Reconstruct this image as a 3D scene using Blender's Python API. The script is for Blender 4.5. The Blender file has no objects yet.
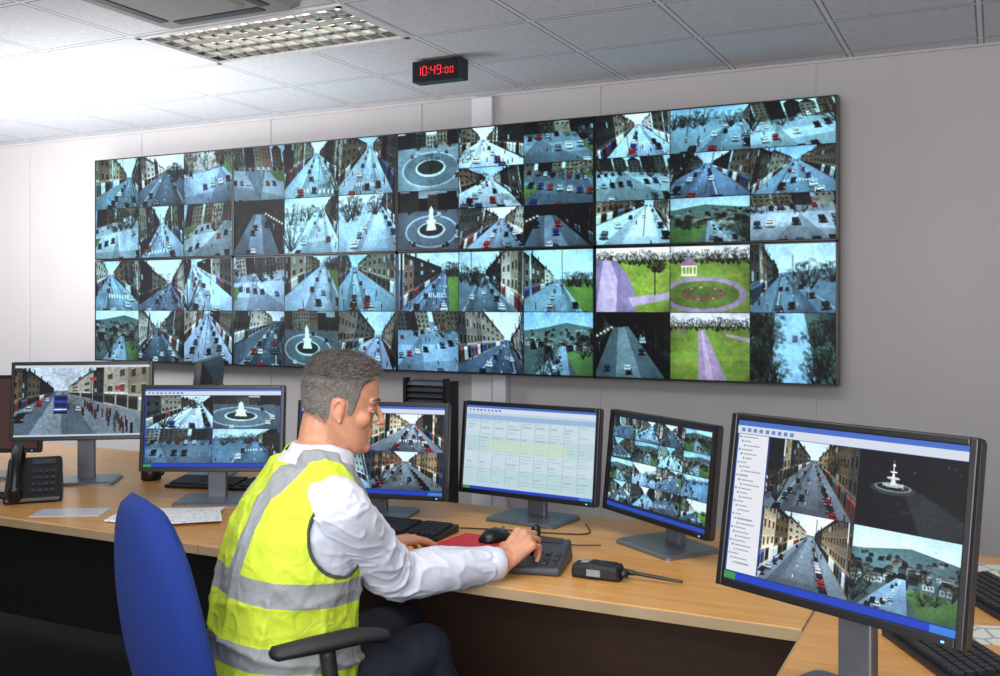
import bpy, bmesh, math, random
import numpy as np
from mathutils import Vector, Matrix, noise

random.seed(7)
scene = bpy.context.scene
try:
    scene.view_settings.view_transform = 'Standard'
except Exception:
    pass
COL = scene.collection
DESK_Z = 0.74
CEIL_Z = 2.61
WALL_Y = 5.08

# ---------------------------------------------------------------- materials
def lin(c):
    c = c / 255.0
    return c / 12.92 if c <= 0.04045 else ((c + 0.055) / 1.055) ** 2.4

def S(r, g, b):
    return (lin(r), lin(g), lin(b), 1.0)

def pmat(name, col, rough=0.5, metal=0.0, var=0.08, scale=18.0, bump=0.0, bscale=200.0, emit=None, estr=0.0, coat=0.0, sss=0.0, sheen=0.0):
    m = bpy.data.materials.new(name)
    m.use_nodes = True
    nt = m.node_tree
    b = nt.nodes['Principled BSDF']
    tc = nt.nodes.new('ShaderNodeTexCoord')
    nz = nt.nodes.new('ShaderNodeTexNoise')
    nz.inputs['Scale'].default_value = scale
    nz.inputs['Detail'].default_value = 4
    nt.links.new(tc.outputs['Object'], nz.inputs['Vector'])
    rp = nt.nodes.new('ShaderNodeValToRGB')
    rp.color_ramp.elements[0].position = 0.3
    rp.color_ramp.elements[1].position = 0.7
    rp.color_ramp.elements[0].color = tuple(max(0, c * (1 - var)) for c in col[:3]) + (1,)
    rp.color_ramp.elements[1].color = tuple(min(1, c * (1 + var)) for c in col[:3]) + (1,)
    nt.links.new(nz.outputs['Fac'], rp.inputs['Fac'])
    nt.links.new(rp.outputs['Color'], b.inputs['Base Color'])
    b.inputs['Roughness'].default_value = rough
    b.inputs['Metallic'].default_value = metal
    if coat:
        b.inputs['Coat Weight'].default_value = coat
    if sss:
        b.inputs['Subsurface Weight'].default_value = sss
        b.inputs['Subsurface Radius'].default_value = (0.01, 0.004, 0.002)
    if sheen:
        b.inputs['Sheen Weight'].default_value = sheen
    if emit:
        b.inputs['Emission Color'].default_value = emit
        b.inputs['Emission Strength'].default_value = estr
    if bump:
        n2 = nt.nodes.new('ShaderNodeTexNoise')
        n2.inputs['Scale'].default_value = bscale
        n2.inputs['Detail'].default_value = 3
        nt.links.new(tc.outputs['Object'], n2.inputs['Vector'])
        bp = nt.nodes.new('ShaderNodeBump')
        bp.inputs['Strength'].default_value = bump
        bp.inputs['Distance'].default_value = 0.002
        nt.links.new(n2.outputs['Fac'], bp.inputs['Height'])
        nt.links.new(bp.outputs['Normal'], b.inputs['Normal'])
    return m

def math_node(nt, op, a, b=None):
    n = nt.nodes.new('ShaderNodeMath')
    n.operation = op
    for i, v in enumerate((a, b)):
        if v is None:
            continue
        if isinstance(v, (int, float)):
            n.inputs[i].default_value = v
        else:
            nt.links.new(v, n.inputs[i])
    return n.outputs[0]

def wood_mat(name, c1, c2, rough=0.35, axis_scale=(1.2, 14, 14)):
    m = bpy.data.materials.new(name)
    m.use_nodes = True
    nt = m.node_tree
    b = nt.nodes['Principled BSDF']
    tc = nt.nodes.new('ShaderNodeTexCoord')
    mp = nt.nodes.new('ShaderNodeMapping')
    mp.inputs['Scale'].default_value = axis_scale
    nt.links.new(tc.outputs['Object'], mp.inputs['Vector'])
    nz = nt.nodes.new('ShaderNodeTexNoise')
    nz.inputs['Scale'].default_value = 3.0
    nz.inputs['Detail'].default_value = 8
    nz.inputs['Distortion'].default_value = 0.6
    nt.links.new(mp.outputs['Vector'], nz.inputs['Vector'])
    rp = nt.nodes.new('ShaderNodeValToRGB')
    rp.color_ramp.elements[0].position = 0.3
    rp.color_ramp.elements[1].position = 0.7
    rp.color_ramp.elements[0].color = c1
    rp.color_ramp.elements[1].color = c2
    nt.links.new(nz.outputs['Fac'], rp.inputs['Fac'])
    nt.links.new(rp.outputs['Color'], b.inputs['Base Color'])
    b.inputs['Roughness'].default_value = rough
    return m

M = {}
M['wood'] = wood_mat('desk_wood', S(192, 136, 68), S(212, 160, 92), 0.32)
M['wood_shaded'] = wood_mat('shaded_panel_wood', S(52, 31, 18), S(66, 41, 24), 0.7)  # brown deepened so the colour carries the shade under the desks
M['panel_shade'] = pmat('shade_black_panel', S(22, 18, 16), 0.8)  # near-black colour stands in for the darkness under the left desk
M['edge'] = pmat('edge_band', S(156, 134, 102), 0.5)
M['black'] = pmat('black_plastic', S(16, 16, 19), 0.35, var=0.15)
M['blackmatte'] = pmat('black_matte_plastic', S(20, 20, 23), 0.6, var=0.15, bump=0.3)
M['silver'] = pmat('silver_plastic', S(110, 114, 122), 0.35, 0.6)
M['back'] = pmat('dark_grey_plastic', S(46, 48, 54), 0.4)
M['steel'] = pmat('grey_steel', S(110, 112, 118), 0.4, 0.7)
M['white'] = pmat('white_paint', S(222, 223, 228), 0.6, var=0.02)
M['unit'] = pmat('neutral_grey_paint', S(150, 149, 148), 0.6, var=0.02)
M['reflector'] = pmat('lamp_reflector', S(96, 90, 80), 0.4, 0.3)
M['paper'] = pmat('paper', S(235, 235, 232), 0.8, var=0.03)
M['blue'] = pmat('blue_woven_fabric', S(10, 42, 116), 0.95, var=0.22, scale=420, bump=0.6, bscale=1100)
M['red'] = pmat('red_card', S(190, 40, 48), 0.6)
M['key'] = pmat('keycap', S(38, 39, 44), 0.5)
M['keygrey'] = pmat('grey_button', S(130, 134, 140), 0.5)
M['carpet'] = pmat('carpet', S(20, 20, 24), 0.95, var=0.2, scale=300, bump=0.8, bscale=500)
M['wall'] = pmat('wall_paint', S(196, 192, 193), 0.85, var=0.015, scale=3)
M['tube'] = pmat('lamp_tube', S(240, 236, 225), 0.4, emit=(1, 0.93, 0.8, 1), estr=2.6)
M['louvre'] = pmat('louvre_metal', S(232, 231, 228), 0.25, 0.6)
M['led'] = pmat('red_led', S(200, 20, 25), 0.4, emit=(1, 0.05, 0.08, 1), estr=0.85)
M['greenled'] = pmat('power_led', S(90, 160, 255), 0.4, emit=(0.2, 0.5, 1, 1), estr=1.2)

def screen_mat(name, strength):
    m = bpy.data.materials.new(name)
    m.use_nodes = True
    nt = m.node_tree
    b = nt.nodes['Principled BSDF']
    b.inputs['Base Color'].default_value = (0.01, 0.01, 0.012, 1)
    b.inputs['Roughness'].default_value = 0.4
    b.inputs['Specular IOR Level'].default_value = 0.1
    a = nt.nodes.new('ShaderNodeAttribute')
    a.attribute_name = 'feed'
    nt.links.new(a.outputs['Color'], b.inputs['Emission Color'])
    b.inputs['Emission Strength'].default_value = strength
    return m
M['scr_wall'] = screen_mat('wall_screen_glow', 1.02)
M['scr_desk'] = screen_mat('desk_screen_glow', 1.0)

# ---------------------------------------------------------------- mesh helpers
def spline(pts, k=8):
    pts = [Vector(p) for p in pts]
    out = []
    n = len(pts)
    for i in range(n - 1):
        p0 = pts[max(i - 1, 0)]; p1 = pts[i]; p2 = pts[i + 1]; p3 = pts[min(i + 2, n - 1)]
        for j in range(k):
            t = j / k
            out.append(0.5 * ((2 * p1) + (p2 - p0) * t + (2 * p0 - 5 * p1 + 4 * p2 - p3) * t * t + (3 * p1 - p0 - 3 * p2 + p3) * t ** 3))
    out.append(pts[-1])
    return out

class MB:
    def __init__(self):
        self.v = []
        self.f = []
    def add(self, vs, fs):
        o = len(self.v)
        self.v.extend([tuple(p) for p in vs])
        self.f.extend([tuple(i + o for i in f) for f in fs])
    def box(self, c, s, R=None):
        hx, hy, hz = s[0] / 2, s[1] / 2, s[2] / 2
        vs = []
        for x, y, z in [(-1, -1, -1), (1, -1, -1), (1, 1, -1), (-1, 1, -1), (-1, -1, 1), (1, -1, 1), (1, 1, 1), (-1, 1, 1)]:
            p = Vector((x * hx, y * hy, z * hz))
            if R is not None:
                p = R @ p
            vs.append(p + Vector(c))
        self.add(vs, [(0, 3, 2, 1), (4, 5, 6, 7), (0, 1, 5, 4), (1, 2, 6, 5), (2, 3, 7, 6), (3, 0, 4, 7)])
        return self
    def bx(self, x0, x1, y0, y1, z0, z1):
        return self.box(((x0 + x1) / 2, (y0 + y1) / 2, (z0 + z1) / 2), (x1 - x0, y1 - y0, z1 - z0))
    def loft(self, rings):
        n = len(rings[0])
        vs = [p for r in rings for p in r]
        fs = []
        for i in range(len(rings) - 1):
            for j in range(n):
                k = (j + 1) % n
                fs.append((i * n + j, i * n + k, (i + 1) * n + k, (i + 1) * n + j))
        fs.append(tuple(reversed(range(n))))
        fs.append(tuple((len(rings) - 1) * n + j for j in range(n)))
        self.add(vs, fs)
        return self
    def cyl(self, p0, p1, r0, r1=None, n=20, round_ends=False):
        p0, p1 = Vector(p0), Vector(p1)
        if r1 is None:
            r1 = r0
        d = (p1 - p0)
        L = d.length
        if L < 1e-7:
            d = Vector((0, 0, 1))
        d = d.normalized()
        a = d.orthogonal().normalized()
        b = d.cross(a)
        def ring(c, r):
            return [c + a * (r * math.cos(t)) + b * (r * math.sin(t)) for t in [2 * math.pi * i / n for i in range(n)]]
        rs = []
        if round_ends:
            for k in range(5):
                t = math.radians(85 - 85 * k / 5)
                rs.append(ring(p0 - d * (r0 * math.sin(t)), r0 * math.cos(t)))
        rs.append(ring(p0, r0))
        rs.append(ring(p1, r1))
        if round_ends:
            for k in range(1, 6):
                t = math.radians(85 * k / 5)
                rs.append(ring(p1 + d * (r1 * math.sin(t)), r1 * math.cos(t)))
        self.loft(rs)
        return self
    def cap(self, p0, p1, r0, r1=None, n=20):
        return self.cyl(p0, p1, r0, r1, n, True)
    def ell(self, c, r, R=None, n=20, m=12):
        rings = []
        for i in range(m + 1):
            t = math.pi * (i / m)
            t = min(max(t, 0.03), math.pi - 0.03)
            ring = []
            for j in range(n):
                a = 2 * math.pi * j / n
                p = Vector((r[0] * math.sin(t) * math.cos(a), r[1] * math.sin(t) * math.sin(a), -r[2] * math.cos(t)))
                if R is not None:
                    p = R @ p
                ring.append(p + Vector(c))
            rings.append(ring)
        self.loft(rings)
        return self
    def tube(self, pts, r, n=8):
        pts = [Vector(p) for p in pts]
        rad = r if isinstance(r, (list, tuple)) else [r] * len(pts)
        rings = []
        prev = None
        for i, p in enumerate(pts):
            d = (pts[min(i + 1, len(pts) - 1)] - pts[max(i - 1, 0)]).normalized()
            if prev is None:
                a = d.orthogonal().normalized()
            else:
                a = (prev - d * prev.dot(d)).normalized()
            prev = a
            b = d.cross(a)
            rings.append([p + a * (rad[i] * math.cos(2 * math.pi * k / n)) + b * (rad[i] * math.sin(2 * math.pi * k / n)) for k in range(n)])
        self.loft(rings)
        return self
    def sweep(self, pts, radii, n=28, k=8):
        P = spline(pts, k)
        Rr = [q.x for q in spline([(r_, 0, 0) for r_ in radii], k)]
        return self.tube(P, Rr, n)
    def xform(self, T):
        self.v = [tuple(T @ Vector(p)) for p in self.v]
        return self
    def mesh(self, name):
        me = bpy.data.meshes.new(name)
        me.from_pydata(self.v, [], self.f)
        bm = bmesh.new()
        bm.from_mesh(me)
        bmesh.ops.recalc_face_normals(bm, faces=bm.faces)
        bm.to_mesh(me)
        bm.free()
        return me

def make(name, mb, mat, parent=None, bevel=0.0, smooth=False, label=None, category=None, group=None, kind=None, seg=2, loc=(0, 0, 0), rot=(0, 0, 0)):
    me = mb.mesh(name) if isinstance(mb, MB) else mb
    o = bpy.data.objects.new(name, me)
    o.location = loc
    o.rotation_euler = rot
    COL.objects.link(o)
    if mat is not None:
        me.materials.append(mat)
    if parent is not None:
        o.parent = parent
    if bevel:
        b = o.modifiers.new('bevel', 'BEVEL')
        b.width = bevel
        b.segments = seg
        b.limit_method = 'ANGLE'
        b.angle_limit = math.radians(35)
    if smooth:
        for p in me.polygons:
            p.use_smooth = True
    if label: o['label'] = label
    if category: o['category'] = category
    if group: o['group'] = group
    if kind: o['kind'] = kind
    return o

def thing(name, label, category, loc=(0, 0, 0), rotz=0.0, group=None):
    e = bpy.data.objects.new(name, None)
    e.empty_display_size = 0.1
    e.location = loc
    e.rotation_euler = (0, 0, rotz)
    COL.objects.link(e)
    e['label'] = label
    e['category'] = category
    if group: e['group'] = group
    return e

# ---------------------------------------------------------------- room shell
XL, XR, YF = -7.3, 1.6, -1.6
make('wall_back', MB().bx(XL, XR, WALL_Y, WALL_Y + 0.1, 0, CEIL_Z + 0.2), M['wall'], kind='structure')
make('wall_left', MB().bx(XL - 0.1, XL, YF, WALL_Y + 0.1, 0, CEIL_Z + 0.2), M['wall'], kind='structure')
make('wall_right', MB().bx(XR, XR + 0.1, YF, WALL_Y + 0.1, 0, CEIL_Z + 0.2), M['wall'], kind='structure')
make('floor', MB().bx(XL - 0.1, XR + 0.1, YF, WALL_Y + 0.1, -0.1, 0), M['carpet'], kind='structure')
make('baseboard_back', MB().bx(XL, XR, WALL_Y - 0.015, WALL_Y, 0, 0.1), M['white'], kind='structure')
for i, x in enumerate((-0.807, -1.93, -3.05, -4.17, -5.29, -6.41)):
    make('trim_%d' % (i + 1), MB().bx(x - 0.02, x + 0.02, WALL_Y - 0.005, WALL_Y, 0.1, CEIL_Z), M['wall'], kind='structure', bevel=0.002)
make('trim_7', MB().bx(XL, XR, WALL_Y - 0.012, WALL_Y, CEIL_Z - 0.012, CEIL_Z), M['wall'], kind='structure')

PITCH = 0.565
GX, GY = -3.45, 3.26
def ceiling_material():
    m = bpy.data.materials.new('ceiling_tiles')
    m.use_nodes = True
    nt = m.node_tree
    b = nt.nodes['Principled BSDF']
    tc = nt.nodes.new('ShaderNodeTexCoord')
    sp = nt.nodes.new('ShaderNodeSeparateXYZ')
    nt.links.new(tc.outputs['Object'], sp.inputs[0])
    outs = []
    for ax, g in (('X', GX), ('Y', GY)):
        t = math_node(nt, 'SUBTRACT', sp.outputs[ax], g)
        t = math_node(nt, 'DIVIDE', t, PITCH)
        t = math_node(nt, 'ADD', t, 40.5)
        t = math_node(nt, 'FRACT', t)
        t = math_node(nt, 'SUBTRACT', t, 0.5)
        t = math_node(nt, 'ABSOLUTE', t)
        outs.append(t)
    d = math_node(nt, 'MINIMUM', outs[0], outs[1])
    bar = math_node(nt, 'LESS_THAN', d, 0.016)
    gap = math_node(nt, 'LESS_THAN', d, 0.029)
    nz = nt.nodes.new('ShaderNodeTexNoise')
    nz.inputs['Scale'].default_value = 60
    nz.inputs['Detail'].default_value = 6
    nt.links.new(tc.outputs['Object'], nz.inputs['Vector'])
    rp = nt.nodes.new('ShaderNodeValToRGB')
    rp.color_ramp.elements[0].position = 0.35
    rp.color_ramp.elements[1].position = 0.6
    rp.color_ramp.elements[0].color = S(210, 213, 220)
    rp.color_ramp.elements[1].color = S(222, 225, 232)
    nt.links.new(nz.outputs['Fac'], rp.inputs['Fac'])
    m1 = nt.nodes.new('ShaderNodeMix'); m1.data_type = 'RGBA'
    nt.links.new(gap, m1.inputs['Factor'])
    nt.links.new(rp.outputs['Color'], m1.inputs[6])
    m1.inputs[7].default_value = S(140, 143, 152)
    m2 = nt.nodes.new('ShaderNodeMix'); m2.data_type = 'RGBA'
    nt.links.new(bar, m2.inputs['Factor'])
    nt.links.new(m1.outputs[2], m2.inputs[6])
    m2.inputs[7].default_value = S(232, 234, 240)
    nt.links.new(m2.outputs[2], b.inputs['Base Color'])
    b.inputs['Roughness'].default_value = 0.9
    return m
TX0, TX1, TY0, TY1 = -3.44, -2.33, 3.27, 3.815
mb = MB()
for (a0, a1, b0, b1) in ((XL - 0.1, XR + 0.1, YF, TY0), (XL - 0.1, XR + 0.1, TY1, WALL_Y + 0.1), (XL - 0.1, TX0, TY0, TY1), (TX1, XR + 0.1, TY0, TY1)):
    mb.bx(a0, a1, b0, b1, CEIL_Z, CEIL_Z + 0.2)
make('ceiling', mb, ceiling_material(), kind='structure')

tl = thing('ceiling_light', 'recessed rectangular ceiling light with metal egg-crate louvre', 'ceiling light', ((TX0 + TX1) / 2, (TY0 + TY1) / 2, CEIL_Z))
w, h = TX1 - TX0, TY1 - TY0
mb = MB()
for sx in (-1, 1):
    mb.box((sx * (w / 2 - 0.012), 0, -0.002), (0.03, h, 0.012))
    mb.box((0, sx * (h / 2 - 0.012), -0.002), (w, 0.03, 0.012))
make('frame', mb, M['white'], tl)
mb = MB()
mb.box((0, 0, 0.12), (w - 0.01, h - 0.01, 0.01))
for sx in (-1, 1):
    mb.box((sx * (w / 2 - 0.008), 0, 0.06), (0.004, h - 0.02, 0.12))
    mb.box((0, sx * (h / 2 - 0.008), 0.06), (w - 0.02, 0.004, 0.12))
make('reflector', mb, M['reflector'], tl)
mb = MB()
NX, NY = 13, 5
for i in range(1, NX):
    x = -w / 2 + 0.02 + (w - 0.04) * i / NX
    mb.box((x, 0, 0.008), (0.012, h - 0.04, 0.018))
for j in range(1, NY):
    y = -h / 2 + 0.02 + (h - 0.04) * j / NY
    mb.box((0, y, 0.008), (w - 0.04, 0.012, 0.018))
make('louvre', mb, M['louvre'], tl)
for k in range(3):
    t = make('lamp_tube', MB().cyl((-w / 2 + 0.05, -0.16 + 0.16 * k, 0.08), (w / 2 - 0.05, -0.16 + 0.16 * k, 0.08), 0.013), M['tube'], tl, smooth=True)

ac = thing('air_conditioning_cassette', 'grey square ceiling air conditioning cassette with slot outlets', 'air conditioner', (-2.80, 2.86, CEIL_Z))
def rrect(cx, cy, hw, hh, r, z, n=6):
    pts = []
    for (sx, sy, a0) in ((1, 1, 0), (-1, 1, 90), (-1, -1, 180), (1, -1, 270)):
        for i in range(n + 1):
            a = math.radians(a0 + 90 * i / n)
            pts.append(Vector((cx + sx * (hw - r) + r * math.cos(a), cy + sy * (hh - r) + r * math.sin(a), z)))
    return pts
make('panel', MB().loft([rrect(0, 0, 0.36, 0.34, 0.06, 0.0), rrect(0, 0, 0.36, 0.34, 0.06, -0.012), rrect(0, 0, 0.33, 0.31, 0.05, -0.03)]), M['unit'], ac)
mb = MB()
for s in (-1, 1):
    mb.box((s * 0.26, 0, -0.031), (0.045, 0.42, 0.006))
    mb.box((0, s * 0.24, -0.031), (0.44, 0.045, 0.006))
make('air_outlet', mb, M['back'], ac)
make('grille', MB().loft([rrect(0, 0, 0.20, 0.18, 0.02, -0.03), rrect(0, 0, 0.19, 0.17, 0.02, -0.042)]), M['unit'], ac)

# ---------------------------------------------------------------- LED clock
ck = thing('digital_clock', 'black wall clock with red LED digits hung from the ceiling', 'clock', (-2.41, 4.20, CEIL_Z), 0.0)
make('housing', MB().bx(-0.135, 0.135, -0.03, 0.05, -0.115, -0.012), M['black'], ck, bevel=0.006)
for x in (-.08, .08):
    make('bracket', MB().bx(x - .01, x + .01, 0.0, 0.03, -0.02, 0), M['steel'], ck)
SEG = {'0': 'abcdef', '1': 'bc', '2': 'abged', '3': 'abgcd', '4': 'fgbc', '5': 'afgcd', '6': 'afgedc', '7': 'abc', '8': 'abcdefg', '9': 'abcdfg'}
mb = MB()
x = -0.105
yy = -0.033
for idx, ch in enumerate('10:49:00'):
    dw, dh, t = (0.021, 0.042, 0.0032) if idx < 5 else (0.015, 0.028, 0.0026)
    zc = -0.064 if idx < 5 else -0.071
    if ch == ':':
        mb.box((x + 0.002, yy, zc + 0.009), (0.004, 0.004, 0.004)); mb.box((x + 0.002, yy, zc - 0.009), (0.004, 0.004, 0.004))
        x += 0.013
        continue
    cx = x + dw / 2
    for s in SEG[ch]:
        if s == 'a': mb.box((cx, yy, zc + dh / 2), (dw - t, 0.004, t))
        if s == 'g': mb.box((cx, yy, zc), (dw - t, 0.004, t))
        if s == 'd': mb.box((cx, yy, zc - dh / 2), (dw - t, 0.004, t))
        if s == 'f': mb.box((cx - dw / 2, yy, zc + dh / 4), (t, 0.004, dh / 2 - t))
        if s == 'b': mb.box((cx + dw / 2, yy, zc + dh / 4), (t, 0.004, dh / 2 - t))
        if s == 'e': mb.box((cx - dw / 2, yy, zc - dh / 4), (t, 0.004, dh / 2 - t))
        if s == 'c': mb.box((cx + dw / 2, yy, zc - dh / 4), (t, 0.004, dh / 2 - t))
    x += dw + 0.012
make('led_digits', mb, M['led'], ck)

# ---------------------------------------------------------------- feed painter
rng = np.random.default_rng(11)
XF = None
def R(a, b): return float(rng.uniform(a, b))

def poly(a, pts, c, al=1.0):
    h, w, _ = a.shape
    P = np.array(pts, dtype=float)
    if XF is not None:
        P = (P - [.5, .5]) @ XF[0].T + XF[1]
    P = P * [w, h]
    x0 = max(int(math.floor(P[:, 0].min())), 0); x1 = min(int(math.ceil(P[:, 0].max())) + 1, w)
    y0 = max(int(math.floor(P[:, 1].min())), 0); y1 = min(int(math.ceil(P[:, 1].max())) + 1, h)
    if x1 <= x0 or y1 <= y0: return
    ys, xs = np.mgrid[y0:y1, x0:x1]
    xs = xs + 0.5; ys = ys + 0.5
    ins = np.zeros(xs.shape, bool)
    n = len(P)
    for i in range(n):
        xa, ya = P[i]; xb, yb = P[(i + 1) % n]
        if ya == yb: continue
        cond = ((ya > ys) != (yb > ys)) & (xs < (xb - xa) * (ys - ya) / (yb - ya) + xa)
        ins ^= cond
    sub = a[y0:y1, x0:x1]
    sub[ins] = sub[ins] * (1 - al) + np.array(c, float) * al

def rect(a, x0, y0, x1, y1, c, al=1.0):
    poly(a, [(x0, y0), (x1, y0), (x1, y1), (x0, y1)], c, al)

def ellip(a, cx, cy, rx, ry, c, al=1.0, n=14):
    poly(a, [(cx + rx * math.cos(2 * math.pi * i / n), cy + ry * math.sin(2 * math.pi * i / n)) for i in range(n)], c, al)

def snoise(h, w, size):
    lw, lh = max(3, int(w // size)), max(3, int(h // size))
    f = rng.normal(0, 1, (lh, lw))
    yi = np.linspace(0, lh - 1.001, h); xi = np.linspace(0, lw - 1.001, w)
    y0 = np.floor(yi).astype(int); x0 = np.floor(xi).astype(int)
    fy = (yi - y0)[:, None]; fx = (xi - x0)[None, :]
    return f[y0][:, x0] * (1 - fy) * (1 - fx) + f[y0 + 1][:, x0] * fy * (1 - fx) + f[y0][:, x0 + 1] * (1 - fy) * fx + f[y0 + 1][:, x0 + 1] * fy * fx

CARC = [(205, 212, 218), (225, 230, 234), (34, 38, 46), (26, 30, 34), (94, 104, 112), (150, 160, 168), (36, 56, 104), (150, 34, 40), (56, 70, 78), (24, 26, 32), (40, 46, 52), (20, 24, 28), (190, 198, 206)]
def car(a, x, y, s, c=None):
    if c is None: c = CARC[int(rng.integers(len(CARC)))]
    asp = a.shape[1] / a.shape[0]
    w = s * .62; h = s * 0.75 * asp
    k = [0.6 * q for q in c]
    sk = (x - .5) * w * .9 * (1 if XF is None else .6)
    ellip(a, x, y + h * .28, w * .66, h * .16, (12, 16, 20), .7, 10)
    poly(a, [(x - w * .5, y - h * .02), (x - w * .42 - sk, y - h * .5), (x + w * .42 - sk, y - h * .5), (x + w * .5, y - h * .02), (x + w * .5, y + h * .3), (x - w * .5, y + h * .3)], c)
    poly(a, [(x - w * .34 - sk * .8, y - h * .44), (x + w * .34 - sk * .8, y - h * .44), (x + w * .44, y - h * .06), (x - w * .44, y - h * .06)], (22, 30, 36))
    poly(a, [(x - w * .32 - sk * .7, y - h * .38), (x + w * .32 - sk * .7, y - h * .38), (x + w * .35, y - h * .2), (x - w * .35, y - h * .2)], [min(255, q * 1.12) for q in c])
    poly(a, [(x - w * .5, y + h * .12), (x + w * .5, y + h * .12), (x + w * .46, y + h * .3), (x - w * .46, y + h * .3)], k)
    if s > .1:
        rect(a, x - w * .46, y + h * .08, x - w * .32, y + h * .14, (225, 225, 215)); rect(a, x + w * .32, y + h * .08, x + w * .46, y + h * .14, (225, 225, 215))

STONE = [(98, 94, 82), (66, 68, 64), (124, 118, 102), (42, 44, 44), (84, 76, 62), (140, 140, 130), (50, 50, 46), (100, 82, 68), (154, 150, 138), (32, 36, 38), (74, 70, 60)]
def tree(a, x, y, r, green=1.0):
    for i in range(12):
        t = R(-1.4, 1.4); l_ = R(.6, 1.15)
        poly(a, [(x - r * .035, y + r), (x + r * .035, y + r), (x + r * math.sin(t) * l_ + r * .02, y - r * math.cos(t) * l_), (x + r * math.sin(t) * l_, y - r * math.cos(t) * l_)], (30, 32, 28), .75)
    for i in range(34):
        q = R(.4, 1.5)
        t = R(0, 6.28); d = R(0, 1) ** .5
        ellip(a, x + r * d * math.cos(t), y + r * d * math.sin(t), r * R(.06, .2), r * R(.06, .2), (44 * q, 52 * q, 38 * q), .32, 6)

def building(a, vx, vy, xe, yt, yb, warm=0.0):
    ts = [-.3, 0] + sorted([R(.1, .85) for _ in range(int(rng.integers(3, 7)))]) + [0.97]
    last = -1
    for i in range(len(ts) - 1):
        ci = int(rng.integers(len(STONE)))
        if ci == last: ci = (ci + 3) % len(STONE)
        last = ci
        c = tuple(q * (1 + warm * w_) for q, w_ in zip(STONE[ci], (.30, .12, -.1)))
        t0, t1 = ts[i], ts[i + 1]
        if t1 - t0 < .03: continue
        jt = R(-.1, .1)
        X = lambda t: xe + (vx - xe) * t
        T = lambda t: (yt + jt) + (vy - .02 - yt - jt) * t
        B = lambda t: yb + (vy + .03 - yb) * t
        g = lambda u, v: (X(u), T(u) + (B(u) - T(u)) * v)
        poly(a, [g(t0, 0), g(t1, 0), g(t1, 1), g(t0, 1)], c)
        poly(a, [g(t0, 0), g(t1, 0), g(t1, .11), g(t0, .11)], [q * .45 for q in c])
        poly(a, [g(t0, .74), g(t1, .74), g(t1, .765), g(t0, .765)], [min(255, q * 1.4) for q in c])
        for um in (t0 + .02, (t0 + t1) / 2):
            poly(a, [g(um, -.12), g(um + .025, -.12), g(um + .025, .02), g(um, .02)], [q * .55 for q in c])
        nw = max(2, int((t1 - t0) * R(9, 16)))
        for r_ in range(4):
            for k in range(nw):
                u0 = t0 + (t1 - t0) * (k + .28) / nw; u1 = t0 + (t1 - t0) * (k + .68) / nw
                v0 = (r_ + .42) / 4; v1 = (r_ + .88) / 4
                if r_ < 3:
                    poly(a, [g(u0 - .004, v0 - .015), g(u1 + .004, v0 - .015), g(u1 + .004, v0), g(u0 - .004, v0)], [min(255, q * 1.35) for q in c], .8)
                    cc = (140, 156, 158) if rng.random() < .1 else tuple(q * .35 for q in c)
                else:
                    cc = [(16, 20, 24), (26, 30, 32), (150, 164, 164), (96, 40, 40), (34, 50, 92), (170, 176, 170), (20, 22, 22), (36, 62, 60), (14, 16, 20)][int(rng.integers(9))]
                    u0 = t0 + (t1 - t0) * (k + .06) / nw; u1 = t0 + (t1 - t0) * (k + .94) / nw; v0 = .82; v1 = .97
                    poly(a, [g(u0, .78), g(u1, .78), g(u1, .82), g(u0, .82)], [min(255, 30 + q * 1.3) for q in cc])
                poly(a, [g(u0, v0), g(u1, v0), g(u1, v1), g(u0, v1)], cc, .9)

def setxf(roll=.08, zmax=1.35, dy=.0, flip=True):
    global XF
    z = R(1.0, zmax); r = R(-roll, roll)
    f = -1 if (flip and rng.random() < .5) else 1
    XF = (np.array([[z * f, r * z], [R(-roll, roll) * z, z]]), np.array([.5 + R(-.1, .1), .5 + R(-dy * .3, .10)]))

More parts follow.
